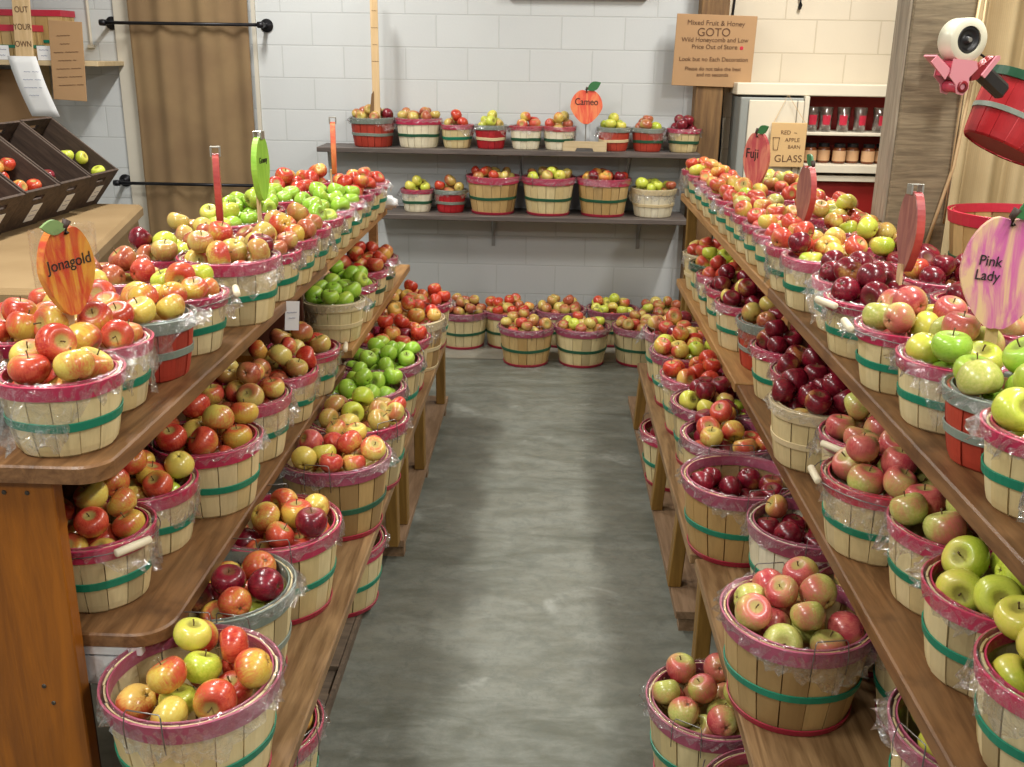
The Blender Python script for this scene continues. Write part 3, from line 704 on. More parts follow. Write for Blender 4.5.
# benches
def bench(label, x0, x1, y0, y1, z, legs, lean=0.0, m='bench'):
    u = empty('bench', ((x0+x1)/2, (y0+y1)/2, 0)); tag(u, label, 'bench', 'low plank benches')
    b = MB(); b.box(x0, x1, y0, y1, z-.035, z, .4, None, .004); under(u, b.build('seat_board', M[m]))
    for (lx, ly, lz) in legs:
        b = MB(); b.box(lx, lx+.045, ly, ly+.06, lz, z-.035, rng.random(), Matrix.Translation((lx, ly, z)) @ Matrix.Shear('XY', 4, (lean, 0)) @ Matrix.Translation((-lx, -ly, -z)), .003); under(u, b.build('leg', M['leg']))
bench('low plank bench along the left aisle, near half, under red-gold half-bushel baskets', -.86, -.515, .9, 3.46, LBZ, [(-.565, 1.0, .03), (-.86, 1.0, .03), (-.575, 3.36, .08), (-.86, 3.36, .08)])
bench('low plank bench along the left aisle, far half, with slim leg at its end', -.86, -.515, 3.475, 5.08, LBZ, [(-.565, 3.55, .08), (-.565, 4.10, .08), (-.565, 4.98, .08), (-.86, 4.98, .08)])
bench('low plank bench beside the right aisle, near half, beneath big pink-green apple basket', .475, 1.05, 1.3, 2.745, RBZ, [(.48, 2.64, 0), (1.0, 2.64, 0), (.48, 1.35, 0), (1.0, 1.35, 0)])
bench('low plank bench beside the right aisle, far half, on legs along floor platform', .465, .83, 2.77, 4.78, RBZ, [(.475, 3.13, PLAT), (.475, 3.75, PLAT), (.475, 4.68, PLAT), (.78, 3.13, PLAT), (.78, 4.68, PLAT)], .06)
b = MB()
for i in range(3): b.box(-.88+i*.123, -.88+(i+1)*.123-.004, 3.42, 5.12, .05, PLAT, i*.37, None, .002)
for yy in (3.44, 4.2, 5.02): b.box(-.88, -.52, yy, yy+.05, 0, .05, .6)
tag(b.build('floor_platform', M['platform']), 'low brown board platform on concrete under far left bench', 'platform')
b = MB()
for i in range(3): b.box(.465+i*.125, .465+(i+1)*.125-.004, 2.97, 5.2, .05, PLAT, i*.41, None, .002)
for yy in (2.98, 3.9, 5.1): b.box(.48, .83, yy, yy+.05, 0, .05, .6)
tag(b.build('floor_platform', M['platform']), 'low brown board platform on concrete under far right bench', 'platform')
b = MB()
for i, yy in enumerate([.98, 1.40, 1.82, 2.22, 2.66, 3.05]):
    b.box(-1.0, -.615, yy, yy+(.30 if i < 5 else .22), .012, .03, i*.23)
b.box(-.612, -.600, .98, 3.30, 0, .03, .5); b.box(-1.0, -.95, .98, 3.30, 0, .012, .5); b.box(-.66, -.615, .98, 3.30, 0, .012, .9)
tag(b.build('floor_pallet', M['pallet']), 'low slatted pallet with dark gaps on floor under near left bench', 'pallet')

# foil-wrapped pan under near left second shelf
def foil():
    m, nt, b = mat('crumpled_foil'); g = N(nt); b.inputs['Metallic'].default_value = .55; b.inputs['Roughness'].default_value = .4; b.inputs['Base Color'].default_value = (.9,.9,.92,1)
    v = g.vor(g.coord(), 30); n = g.noise(g.coord(), 22, 3); g.l(g.bump(g.math('ADD', v, n), .5, .006), b.inputs['Normal']); return m
M['foil'] = foil()
fp = empty('foil_bracket', (-.87, 1.80, L2Z-.03)); tag(fp, 'silver foil-wrapped block tucked beneath near end of left second shelf', 'bracket')
b = MB(); b.box(-.98, -.82, 1.77, 1.84, L2Z-.055, L2Z-.031, 0, None, .003); under(fp, b.build('upper_wrap', M['foil']))
b = MB(); b.prism([(-.98, L2Z-.125), (-.885, L2Z-.125), (-.845, L2Z-.058), (-.98, L2Z-.058)], 1.772, 1.84); under(fp, fixn(b.build('lower_wrap', M['foil'])))

# white plastic bag at the far end of left top shelf
b = MB(); q = random.Random(4); vs = []; fs = []
for i in range(10):
    for j in range(14):
        t = PI*i/9; a = 2*PI*j/14; r = .05*(1+.25*q.uniform(-1,1)); vs.append((-.80+1.1*r*math.sin(t)*math.cos(a), 5.0+r*math.sin(t)*math.sin(a)*1.2, LTZ+.035+.6*r*math.cos(t)))
for i in range(9):
    for j in range(14): k = (j+1) % 14; fs.append((i*14+j, (i+1)*14+j, (i+1)*14+k, i*14+k))
b.add(vs, fs); M['bag'] = plain('white_bag', (.85,.86,.88), .35); tag(b.build('plastic_bag', M['bag'], None, True), 'crumpled white plastic bag at far end of left top shelf', 'bag')

# wall shelves on the back wall
M['shelf_dark'] = wood('dark_shelf', hexc('#4a423e'), hexc('#6a605a'), 'X', .5)
M['steel'] = plain('grey_steel', hexc('#9a9a98'), .4, .7)
def wshelf(label, x0, x1, z, y0, brk):
    u = empty('wall_shelf', ((x0+x1)/2, 6.85, z)); tag(u, label, 'shelf', 'dark shelves on the back wall')
    b = MB(); b.box(x0, x1, y0, 6.848, z-.032, z, .2, None, .003); under(u, b.build('shelf_board', M['shelf_dark']))
    for x in brk:
        b = MB(); b.box(x-.012, x+.012, 6.84, 6.849, z-.26, z-.032); b.box(x-.012, x+.012, y0+.08, 6.84, z-.040, z-.032)
        b.tube([(x, 6.842, z-.19), (x, 6.72, z-.10), (x, 6.62, z-.04)], .005, 6); under(u, b.build('bracket', M['steel']))
wshelf('upper dark wall shelf with nine small apple baskets', -1.50, .96, WUZ, 6.54, [-.185, .53])
wshelf('lower dark wall shelf with half-bushel baskets in its middle', -1.14, .90, WLZ, 6.47, [-.37, .62])

# ------------------------------------------------------------------ things along the back wall
def text_mesh(txt, size, ext=.0006, sp=1.0):
    cu = bpy.data.curves.new('lettering', 'FONT'); cu.body = txt; cu.size = size; cu.extrude = ext; cu.align_x = 'CENTER'; cu.align_y = 'CENTER'; cu.space_line = sp
    t = bpy.data.objects.new('lettering', cu); COL.objects.link(t)
    dg = bpy.context.evaluated_depsgraph_get(); me = bpy.data.meshes.new_from_object(t.evaluated_get(dg))
    bpy.data.objects.remove(t); bpy.data.curves.remove(cu); return me
def lettering(parent, txt, size, loc, mtl, rot=(PI/2,0,0), sx=1.0, shear=.0, sp=1.0, name='lettering'):
    me = text_mesh(txt, size, sp=sp); me.materials.clear(); me.materials.append(mtl)
    o = bpy.data.objects.new(name, me); COL.objects.link(o); o.parent = parent
    o.matrix_local = Matrix.Translation(loc) @ Matrix.Rotation(rot[2], 4, 'Z') @ Matrix.Rotation(rot[0], 4, 'X') @ Matrix.Rotation(shear, 4, 'Z') @ Matrix.Diagonal((sx, 1, 1, 1)); return o
M['ink'] = plain('black_ink', (.015,.013,.012), .5)
M['brown_ink'] = plain('brown_ink', hexc('#5e4028'), .7)
M['blue_ink'] = plain('blue_ink', hexc('#7d84a0'), .7)
M['card'] = plain('cardboard', hexc('#a98660'), .8, var=.06)
M['paper'] = plain('white_paper', hexc('#e6e8ea'), .7)
M['burlap'] = None
def burlap(name, a, bcol, folds=0):
    m, nt, b = mat(name); g = N(nt); c = g.coord()
    w = g.n('ShaderNodeTexWave', bands_direction='X'); g.l(c, w.inputs[0]); w.inputs['Scale'].default_value = 55; w.inputs['Distortion'].default_value = .6
    w2 = g.n('ShaderNodeTexWave', bands_direction='Z'); g.l(c, w2.inputs[0]); w2.inputs['Scale'].default_value = 55; w2.inputs['Distortion'].default_value = .6
    n = g.noise(c, 3, 4); f = g.math('MULTIPLY', g.math('ADD', w.outputs['Fac'], w2.outputs['Fac']), .5)
    col = g.mix(g.step(n, .3, .7), a, bcol); col = g.mix(g.math('MULTIPLY', f, .25), col, tuple(x*.6 for x in a))
    g.l(col, b.inputs['Base Color']); b.inputs['Roughness'].default_value = .9; g.l(g.bump(f, .3, .002), b.inputs['Normal']); return m
M['burlap'] = burlap('burlap', hexc('#7d6548'), hexc('#8c7452'))
M['burlap_lt'] = burlap('burlap_table', hexc('#8f754f'), hexc('#9d835c'))
M['iron'] = plain('black_iron', (.02,.02,.024), .4, .6)
M['tri'] = plain('cream_trim', hexc('#c9c3b4'), .6, var=.05)
# curtain over the window
cu = empty('window_curtain', (-2.3, 6.72, 2.5)); tag(cu, 'brown burlap curtain hanging behind two black pipe rods', 'curtain')
b = MB(); vs = []; fs = []; nx, nz = 60, 12
for j in range(nz+1):
    for i in range(nx+1):
        u_ = i/nx; z = .45+2.3*j/nz; x = -2.73+.78*u_
        y = 6.745+.012*math.sin(u_*17+.4*math.sin(z*2))+.008*math.sin(u_*37+1)+.004*math.sin(z*5+u_*9); vs.append((x, y, z))
for j in range(nz):
    for i in range(nx): p = j*(nx+1)+i; fs.append((p, p+1, p+nx+2, p+nx+1))
b.add(vs, fs); o = b.build('cloth', M['burlap'], None, True); under(cu, o)
sm = o.modifiers.new('s', 'SOLIDIFY'); sm.thickness = .004
b = MB(); b.box(-2.86, -2.745, 6.825, 6.849, .5, 2.7, .1, None, .003); b.box(-1.955, -1.93, 6.83, 6.849, .5, 2.7, .1); struct('trim_1', b, M['tri'])
def rod(label, x0, x1, z, zz):
    u = empty('curtain_rod', ((x0+x1)/2, 6.84, z)); tag(u, label, 'rod', 'black pipe curtain rods')
    b = MB(); b.tube([(x0, 6.70, z), (x1, 6.70, z)], .011, 10); under(u, b.build('pipe', M['iron'], None, True))
    for x in (x0, x1):
        b = MB(); b.tube([(x, 6.70, z), (x, 6.84, z)], .013, 10); b.lathe([(0,0),(.042,0),(.042,.008),(.02,.012),(.02,.03),(0,.03)], 20, 0, Matrix.Translation((x, 6.848, z)) @ Matrix.Rotation(PI/2, 4, 'X'), False)
        b.lathe([(0,-.02),(.019,-.02),(.021,0),(.019,.02),(0,.02)], 12, 0, Matrix.Translation((x, 6.70, z)) @ Matrix.Rotation(PI/2, 4, 'Y'), False)
        under(u, b.build('wall_flange', M['iron'], None, True))
rod('upper black pipe curtain rod with round wall flanges', -2.88, -1.86, 2.0, 0)
rod('lower black pipe curtain rod across the burlap curtain', -2.90, -1.86, .985, 0)

# left corner: shelf with trays, hanging signs
M['shelf_pale'] = wood('pale_shelf', hexc('#b7a27c'), hexc('#cdb994'), 'X', .55)
u = empty('wall_shelf', (-3.3, 6.85, 1.75)); tag(u, 'pale wooden shelf high in the left corner holding red-banded trays', 'shelf')
b = MB(); b.box(-3.95, -2.82, 6.42, 6.848, 1.735, 1.765, .2, None, .003); under(u, b.build('shelf_board', M['shelf_pale']))
for x in (-3.7, -3.35): b = MB(); b.prism([(0, 0), (0, -.22), (.04, -.22), (.34, -.03), (.34, 0)], -.012, .012, 0, Matrix.Translation((x, 6.846, 1.735)) @ Matrix.Rotation(-PI/2, 4, 'Z')); under(u, fixn(b.build('bracket', M['shelf_pale'])))
def tray(label, x0, x1, y0, y1, z, h):
    u = empty('slatted_tray', ((x0+x1)/2, (y0+y1)/2, z)); tag(u, label, 'tray', 'slatted fruit trays')
    b = MB(); n = 9
    for i in range(n):
        a0 = x0+(x1-x0)*i/n; a1 = x0+(x1-x0)*(i+1)/n-.006
        b.box(a0, a1, y0, y0+.006, z, z+h, i*.21); b.box(a0, a1, y1-.006, y1, z, z+h, i*.13)
    for i in range(6):
        a0 = y0+(y1-y0)*i/6; a1 = y0+(y1-y0)*(i+1)/6-.006
        b.box(x0, x0+.006, a0, a1, z, z+h, i*.3); b.box(x1-.006, x1, a0, a1, z, z+h, i*.5)
    b.box(x0, x1, y0, y1, z, z+.006, .3); under(u, b.build('slats', M['tan']))
    for (nm, za, zb, mm) in (('rim_band', z+h-.035, z+h+.003, 'hoop_red'), ('middle_band', z+h*.35, z+h*.35+.018, 'hoop_green')):
        b = MB(); b.box(x0-.004, x1+.004, y0-.005, y0, za, zb); b.box(x0-.004, x1+.004, y1, y1+.005, za, zb); b.box(x0-.005, x0, y0, y1, za, zb); b.box(x1, x1+.005, y0, y1, za, zb); under(u, b.build(nm, M[mm]))
tray('slatted wooden tray with red rim band, front one on corner shelf', -3.80, -3.22, 6.44, 6.58, 1.766, .205)
tray('taller slatted wooden tray with red rim band, behind on corner shelf', -3.85, -3.12, 6.63, 6.83, 1.766, .30)
for i, (x, w) in enumerate([(-3.42, .09), (-3.155, .085)]):
    u = empty('price_card', (x, 6.43, 1.767)); tag(u, ['white price card against front tray, beside hanging slat sign', 'white price card against front tray, beside brown cardboard sign'][i], 'card', 'price cards on the corner shelf')
    b = MB(); b.box(-w/2, w/2, 0, .002, 0, .085); b.build('card', M['paper'], u); lettering(u, '~~~\n~~', .034, (0, -.001, .045), M['blue_ink'])
# burlap panel behind, conduit
b = MB(); b.box(-3.95, -3.36, 6.80, 6.846, 0, 1.70); tag(b.build('fiberboard_panel', M['card']), 'brown board panel on wall under corner shelf', 'panel')
b = MB(); b.tube([(-3.03, 6.838, 1.85), (-3.03, 6.838, 2.05), (-3.03, 6.838, 2.7)], .010, 8); b.box(-3.05, -3.01, 6.82, 6.848, 1.845, 1.865)
tag(b.build('conduit', M['tri'], None, False), 'thin white pipe running up block wall beside cardboard sign', 'pipe')
M['lath'] = wood('sign_lath', hexc('#c5a678'), hexc('#dcc096'), 'Z', .6)
u = empty('hanging_sign', (-3.27, 6.40, 1.72)); tag(u, 'narrow pale wooden slat sign with stacked handwriting in left corner', 'sign')
b = MB(); b.box(-.055, .055, 0, .012, -.02, .75, .1, Matrix.Rotation(.06, 4, 'Y'), .002); b.build('board', M['lath'], u)
for i, t in enumerate(['OUT', 'YOUR', 'OWN', 'BAG']): lettering(u, t, .05, (.0+.018*(3-i)*.4, -.001, .34-i*.10), M['brown_ink'], sx=.8)
u = empty('paper_notice', (-3.245, 6.385, 1.49)); tag(u, 'white handwritten paper notice hanging below slat sign', 'notice')
b = MB(); vs = []; fs = []
for j in range(9):
    for i in range(5): t = j/8; vs.append((-.09+.18*i/4+.10*(1-t)-.03, -.02*math.sin(t*3)+.010*(1-t), -.06+.36*t))
for j in range(8):
    for i in range(4): p = j*5+i; fs.append((p, p+1, p+6, p+5))
b.add(vs, fs); o = b.build('sheet', M['paper'], u, True); sm = o.modifiers.new('s', 'SOLIDIFY'); sm.thickness = .001
lettering(u, '~~ ~~\n~~~ ~~\n~~~~ ~\n~~~', .036, (.03, -.028, .14), M['blue_ink'], sp=1.3)
u = empty('cardboard_sign', (-3.01, 6.40, 1.53)); tag(u, 'tall brown cardboard sign with faded handwriting hanging from corner shelf', 'sign')
b = MB(); b.box(-.105, .105, 0, .006, 0, .47, 0, Matrix.Rotation(.05, 4, 'Y'), .002); b.build('board', M['card'], u)
lettering(u, '~~~~\n~~~\n~~~ ~~~~\n~~~~ ~\n~~~~ ~~~\n~~~ ~~~~\n~~~~~ ~~', .036, (.012, -.002, .24), M['brown_ink'], sp=1.35, shear=.05)

# burlap table with apple crates
TZ = 1.03
u = empty('burlap_table', (-2.7, 4.9, 0)); tag(u, 'long low table covered in tan burlap at left, under dark crates', 'table')
b = MB(); top = [(-3.55, 3.4), (-1.745, 3.4), (-2.24, 5.48), (-3.55, 5.48)]
def slab(b, pts, z0, z1, r=.02):
    n = len(pts); cx = sum(p[0] for p in pts)/n; cy = sum(p[1] for p in pts)/n
    ins = [(p[0]+(cx-p[0])*r, p[1]+(cy-p[1])*r) for p in pts]
    vs = [(x, y, z0) for x, y in pts]+[(x, y, z1-.02) for x, y in pts]+[(x, y, z1) for x, y in ins]
    fs = [tuple(range(n)), tuple(range(2*n, 3*n))]
    for i in range(n): j = (i+1) % n; fs += [(i, j, j+n, i+n), (i+n, j+n, j+2*n, i+2*n)]
    b.add(vs, fs)
slab(b, top, TZ-.06, TZ); under(u, fixn(b.build('cloth_top', M['burlap_lt'])))
b = MB(); slab(b, [(x+(.02 if x < -3 else -.025), y+(.02 if y < 4 else -.02)) for x, y in top], .02, TZ-.05); under(u, fixn(b.build('cloth_skirt', M['burlap_lt'])))
M['crate'] = wood('dark_crate_wood', hexc('#33261f'), hexc('#57463a'), 'X', .7)
M['crate_in'] = M['crate']
def crate_root():
    u = empty('apple_crate'); L, W, H = .42, .30, .23; t = .012
    for s in (0, 1):
        y0 = -W/2 if s == 0 else W/2-t; sb = MB()
        sb.box(0, L, y0, y0+t, 0, .229, .2+.4*s, None, .002); sb.build('side_board', M['crate'], u)
    bt = MB()
    for k in range(3): bt.box(0, L, -W/2+.002+k*.099, -W/2+k*.099+.094, -.012, 0, .15*k)
    bt.build('bottom_boards', M['crate'], u)
    for s in (0, 1):
        x0 = -t if s == 0 else L; e = MB()
        # end board with hand hole: four pieces round the slot joined in one mesh
        hw, h0, h1 = .045, .165, .192
        e.box(x0, x0+t, -W/2, W/2, -.012, h0, .4); e.box(x0, x0+t, -W/2, W/2, h1, H, .4); e.box(x0, x0+t, -W/2, -hw, h0, h1, .4); e.box(x0, x0+t, hw, W/2, h0, h1, .4)
        e.build('end_board', M['crate'], u)
    return u
CR = crate_root(); first = True
CRATES = []
cl = ['dark wooden crate by the back wall, farthest on burlap table, with yellow-green fruit', 'dark wooden crate second from back wall, nearly empty, on burlap table', 'dark wooden crate third from back wall holding red apples on burlap table', 'dark wooden crate fourth from back wall on burlap table']
for i, y in enumerate([5.34, 5.00, 4.66, 4.32, 3.98]):
    o = CR if first else copy_tree(CR); first = False
    xe = -1.745-(y-3.4)*.238
    o.location = (-2.835, y, TZ+.272); o.rotation_euler = (0, math.radians(38), math.radians(-3))
    tag(o, cl[i] if i < 4 else 'dark wooden crate nearest the aisle end of burlap table', 'crate', 'tilted crates on the burlap table'); CRATES.append(o)
    b = MB(); bx = empty('price_tag'); bx.matrix_world = o.matrix_basis @ Matrix.Translation((.4335, .03, .03)); tag(bx, f"white price tag on {['farthest','second','third','fourth','fifth'][i]} crate from the back wall", 'tag', 'price tags on crates')
    b.box(0, .0015, -.04, .04, 0, .105); b.build('tag_card', M['paper'], bx); lettering(bx, '~~~\n~~~', .030, (.0022, 0, .052), M['blue_ink'], rot=(PI/2, 0, PI/2))
b = MB(); b.prism([(-.34, 0), (-.04, 0), (-.34, .21)], -.80, .80); o = b.build('crate_riser', M['dark_board']); fixn(o); o.location = (-2.50, 4.66, TZ+.001); tag(o, 'dark sloping riser propping the crates on burlap table', 'riser')
bpy.context.view_layer.update()
for ci, lst in ((2, [('gala', 14)]), (3, [('gala', 14)]), (1, [('dark', 5)]), (0, [('mutsu', 11)])):
    o = CRATES[ci]; mw = o.matrix_basis; q = random.Random(ci+40)
    for v, n in lst:
        pts = []
        for k in range(n*30):
            if len(pts) >= n: break
            p = Vector((q.uniform(.20, .375), q.uniform(-.095, .095), (.06, .12, .178)[min(2, int(len(pts)*3/n))]))
            if all((p-a).length > .073 for a in pts): pts.append(p)
        bid = len(BASKETS); BASKETS.append(dict(o=o, place='in '+['farthest','second','third','fourth'][ci]+' crate from back wall', group='fruit in the tilted crates', x=o.location.x, y=o.location.y, R=.2))
        for p in pts:
            APPLES.append(dict(p=mw @ p, r=.036, v=v, k=q.randrange(NV), e=Matrix.Rotation(q.uniform(0, 6), 4, 'Z') @ Matrix.Rotation(q.uniform(0, 1.5), 4, 'X'), b=bid, lx=p.x-.25, ly=p.y, lz=0))
# clear sign holder by the left edge
u = empty('clear_card_holder', (-1.80, 3.62, TZ+.001)); u.rotation_euler = (0, 0, .35); tag(u, 'clear card holder with small dark cherry print at left edge of burlap table', 'card holder')
b = MB(); b.box(-.055, .055, 0, .003, 0, .17); b.box(-.055, .055, -.04, 0, 0, .003); b.build('acrylic', M['plastic'], u)
b = MB(); b.box(-.05, .05, .0032, .0042, .012, .16); b.build('card', M['paper'], u)
b = MB(); b.lathe([(0, -.001), (.016, -.001), (.016, .001), (0, .001)], 16, 0, Matrix.Translation((.0, -.0015, .1)) @ Matrix.Rotation(PI/2, 4, 'X'), False); b.tube([(0, -.0015, .115), (.008, -.0015, .135)], .002, 5); b.build('cherry_print', M['hoop_red'], u)
u['label'] = 'clear card holder with small red cherry print at left edge of burlap table'
b = MB(); b.box(-1.84, -1.55, 3.08, 3.36, 0, .95, .3, None, .01); tag(b.build('side_box', M['card']), 'brown cardboard box standing between left shelf and burlap table', 'box')

# right back: wall post, cabinet, glass shelf unit
M['oldpost'] = wood('old_post', hexc('#5e4429'), hexc('#86663f'), 'Z', .7, .8)
b = MB(); b.box(.925, 1.10, 6.70, 6.848, 0, 3.4, .3, None, .006); o = b.build('wall_post', M['oldpost']); tag(o, 'brown timber post against back wall behind cardboard sign', 'post')
b = MB(); b.tube([(1.155, 6.838, 3.3), (1.15, 6.838, 2.2), (1.10+.02, 6.836, 1.7), (1.13, 6.838, 1.3), (1.12, 6.838, .6)], .007, 8); tag(b.build('power_cable', M['iron'], None, True), 'thin black cable running down wall beside timber post', 'cable')
u = empty('cardboard_sign', (1.02, 6.69, 1.885)); tag(u, 'square brown cardboard sign with handwritten lines nailed to timber post', 'sign')
b = MB(); b.box(-.25, .25, -.006, 0, -.215, .215, 0, Matrix.Rotation(.02, 4, 'Y'), .002); b.build('board', M['card'], u)
lettering(u, 'Mixed Fruit & Honey', .042, (0, -.008, .165), M['brown_ink'], shear=-.02)
lettering(u, 'GOTO', .07, (-.01, -.008, .11), M['brown_ink'])
lettering(u, 'Wild Honeycomb and Low\nPrice Out of Store', .038, (0, -.008, .045), M['brown_ink'], sp=1.1)
lettering(u, 'Look but no Each Decoration', .036, (0, -.008, -.05), M['brown_ink'])
lettering(u, 'Please do not take the best\nand no seconds', .032, (0, -.008, -.125), M['brown_ink'], sp=1.1)
b = MB(); b.lathe([(0, 0), (.012, 0), (.010, .002), (0, .002)], 14, 0, Matrix.Translation((.17, -.006, .02)) @ Matrix.Rotation(PI/2, 4, 'X'), False); b.build('dot', M['hoop_red'], u)
b = MB(); b.tube([(1.56, 6.845, 2.25), (1.56, 6.82, 2.22), (1.56, 6.81, 2.17), (1.56, 6.83, 2.15)], .012, 8); tag(b.build('wall_hook', M['iron'], None, True), 'small black hook on beige block wall', 'hook')
M['cab'] = plain('cream_paint', hexc('#dbd3bf'), .45, var=.03)
M['cab_grey'] = plain('grey_cabinet_side', hexc('#8f938f'), .5)
M['red_back'] = plain('red_paint', hexc('#8e1512'), .5, var=.1)
u = empty('utility_cabinet', (1.45, 6.65, 0)); tag(u, 'cream utility cabinet with flat doors beside timber post', 'cabinet')
b = MB(); b.box(1.185, 1.575, 6.52, 6.848, 0, 1.615, 0, None, .006); under(u, b.build('body', M['cab_grey']))
b = MB(); b.box(1.235, 1.53, 6.50, 6.519, 1.045, 1.60, 0, None, .004); ud = under(u, b.build('door', M['cab']))
b = MB(); b.box(1.535, 1.575, 6.505, 6.519, .02, 1.60, 0, None, .004); under(u, b.build('side_stile', M['cab']))
b = MB(); b.box(1.235, 1.53, 6.50, 6.519, .05, 1.03, 0, None, .004); under(u, b.build('door', M['cab']))
b = MB(); b.box(1.512, 1.524, 6.485, 6.50, 1.32, 1.42, 0, None, .002); o = b.build('door_handle', M['steel']); o.parent = ud; o.matrix_parent_inverse = ud.matrix_parent_inverse.copy() if False else Matrix.Identity(4); o.location = (0, 0, 0)
o.parent = ud
# ledge above cabinet and shelves
b = MB(); b.box(1.16, 2.62, 6.55, 6.848, 1.628, 1.70, 0, None, .005); tag(b.build('wall_ledge', M['cab']), 'cream painted ledge above cabinet and glassware shelves', 'ledge')
u = empty('glassware_shelf', (2.1, 6.68, 0)); tag(u, 'built-in cream shelf unit with red back holding glasses and jars', 'shelf')
b = MB(); b.box(1.58, 2.60, 6.82, 6.848, .3, 1.626); under(u, b.build('red_back', M['red_back']))
for x in (1.58, 2.57): b = MB(); b.box(x, x+.03, 6.52, 6.82, 0, 1.626, 0, None, .003); under(u, b.build('side_panel', M['cab'] if x < 2 else M['cab_grey']))
for (z, t, y0) in ((1.41, .018, 6.52), (1.215, .05, 6.49), (1.145, .035, 6.51)): b = MB(); b.box(1.61, 2.57, y0, 6.82, z-t, z, 0, None, .003); under(u, b.build('shelf_board', M['cab']))
b = MB(); b.box(1.61, 2.57, 6.56, 6.60, 0, 1.11); under(u, b.build('lower_panel', M['red_back']))
u = empty('small_notice', (1.885, 6.555, .955)); tag(u, 'small white notice on red panel below glassware shelves', 'notice')
b = MB(); b.box(-.07, .07, 0, .003, -.045, .045); b.build('card', M['paper'], u); lettering(u, '~~~~ ~~~\n~~~~~~', .026, (0, -.001, 0), M['blue_ink'])
def glass_mat():
    m = bpy.data.materials.new('clear_glass'); m.use_nodes = True; nt = m.node_tree; nt.nodes.clear(); g = N(nt)
    out = g.n('ShaderNodeOutputMaterial'); tr = g.n('ShaderNodeBsdfTransparent'); tr.inputs[0].default_value = (.93,.94,.95,1)
    gl = g.n('ShaderNodeBsdfGlossy'); gl.inputs['Roughness'].default_value = .06; lw = g.n('ShaderNodeLayerWeight'); lw.inputs[0].default_value = .42
    ms = g.n('ShaderNodeMixShader'); g.l(g.step(lw.outputs['Facing'], .1, 1.0, .1, .75), ms.inputs[0]); g.l(tr.outputs[0], ms.inputs[1]); g.l(gl.outputs[0], ms.inputs[2]); g.l(ms.outputs[0], out.inputs[0]); return m
M['glass'] = glass_mat()
def glass_root():
    u = empty('drinking_glass'); b = MB(); b.lathe([(0, .0), (.031, 0), (.039, .125), (.036, .125), (.029, .012), (0, .012)], 24, 0, None, False); b.build('tumbler', M['glass'], u, True)
    b = MB(); n = 7; vs = []; fs = []
    for i in range(n):
        a = -PI/2+(i-3)*.20
        for z in (.035, .085): r = .0315+.008*z/.125+.0012; vs.append((r*math.cos(a), r*math.sin(a), z))
    for i in range(n-1): fs.append((2*i, 2*i+2, 2*i+3, 2*i+1))
    b.add(vs, fs); b.build('printed_logo', M['hoop_red'], u, True); return u
def jar_root():
    u = empty('jar'); b = MB(); b.lathe([(0, 0), (.037, 0), (.040, .006), (.040, .085), (.032, .10), (0, .10)], 20, 0, None, False); b.build('jar_body', M['jarfill'], u, True)
    b = MB(); b.lathe([(0, .10), (.034, .10), (.034, .122), (0, .122)], 20, 0, None, False); b.build('lid', M['iron'], u)
    b = MB(); b.lathe([(.0405, .015), (.0412, .02), (.0412, .075), (.0405, .08)], 20, 0, None, False); lb = b.build('paper_label', M['jarlabel'], u, True)
    return u
M['jarfill'] = plain('jar_contents', hexc('#6b3a1e'), .25); M['jarlabel'] = plain('jar_label', hexc('#c9a078'), .6, var=.25)
G = glass_root(); GX = [1.66, 1.745, 1.855, 1.96, 2.08, 2.19]
for i, x in enumerate(GX):
    o = G if i == 0 else copy_tree(G); o.location = (x, 6.62, 1.411); o.rotation_euler = (0, 0, rng.uniform(-.3, .3)); o.scale = (1.12, 1.12, 1.2); tag(o, f"clear glass tumbler with red print, {ORD[i]} from left on upper shelf", 'glass', 'tumblers on the upper glassware shelf')
J = jar_root()
for i in range(9):
    o = J if i == 0 else copy_tree(J); o.location = (1.665+i*.0915, 6.60+(.03 if i % 2 else 0), 1.216); tag(o, f"amber jar with tan paper label, {ORD[i]} from left under the tumblers", 'jar', 'jars under the tumblers')
# hanging glass sign
M['kraft'] = plain('pale_board', hexc('#cfac78'), .6, var=.06)
u = empty('hanging_sign', (1.485, 6.455, 1.335)); tag(u, 'square tan board sign reading GLASS hung by string on cabinet', 'sign')
b = MB(); b.box(-.11, .11, 0, .010, -.135, .135, 0, None, .003); b.build('board', M['kraft'], u)
b = MB(); b.tube([(-.10, .004, .13), (-.02, .03, .30), (.10, .004, .13)], .0025, 6); b.build('string', M['lath'], u)
lettering(u, 'GLASS', .062, (.01, -.001, -.085), M['brown_ink']); lettering(u, 'RED  ~', .034, (-.0, -.001, .075), M['brown_ink']); lettering(u, 'APPLE', .034, (.025, -.001, .03), M['brown_ink']); lettering(u, 'BARN', .030, (.04, -.001, -.012), M['brown_ink'])
b = MB(); b.tube([(-.095, -.001, .045), (-.088, -.001, -.03), (-.062, -.001, -.03), (-.055, -.001, .045)], .003, 5, 0, True); b.build('glass_drawing', M['brown_ink'], u)

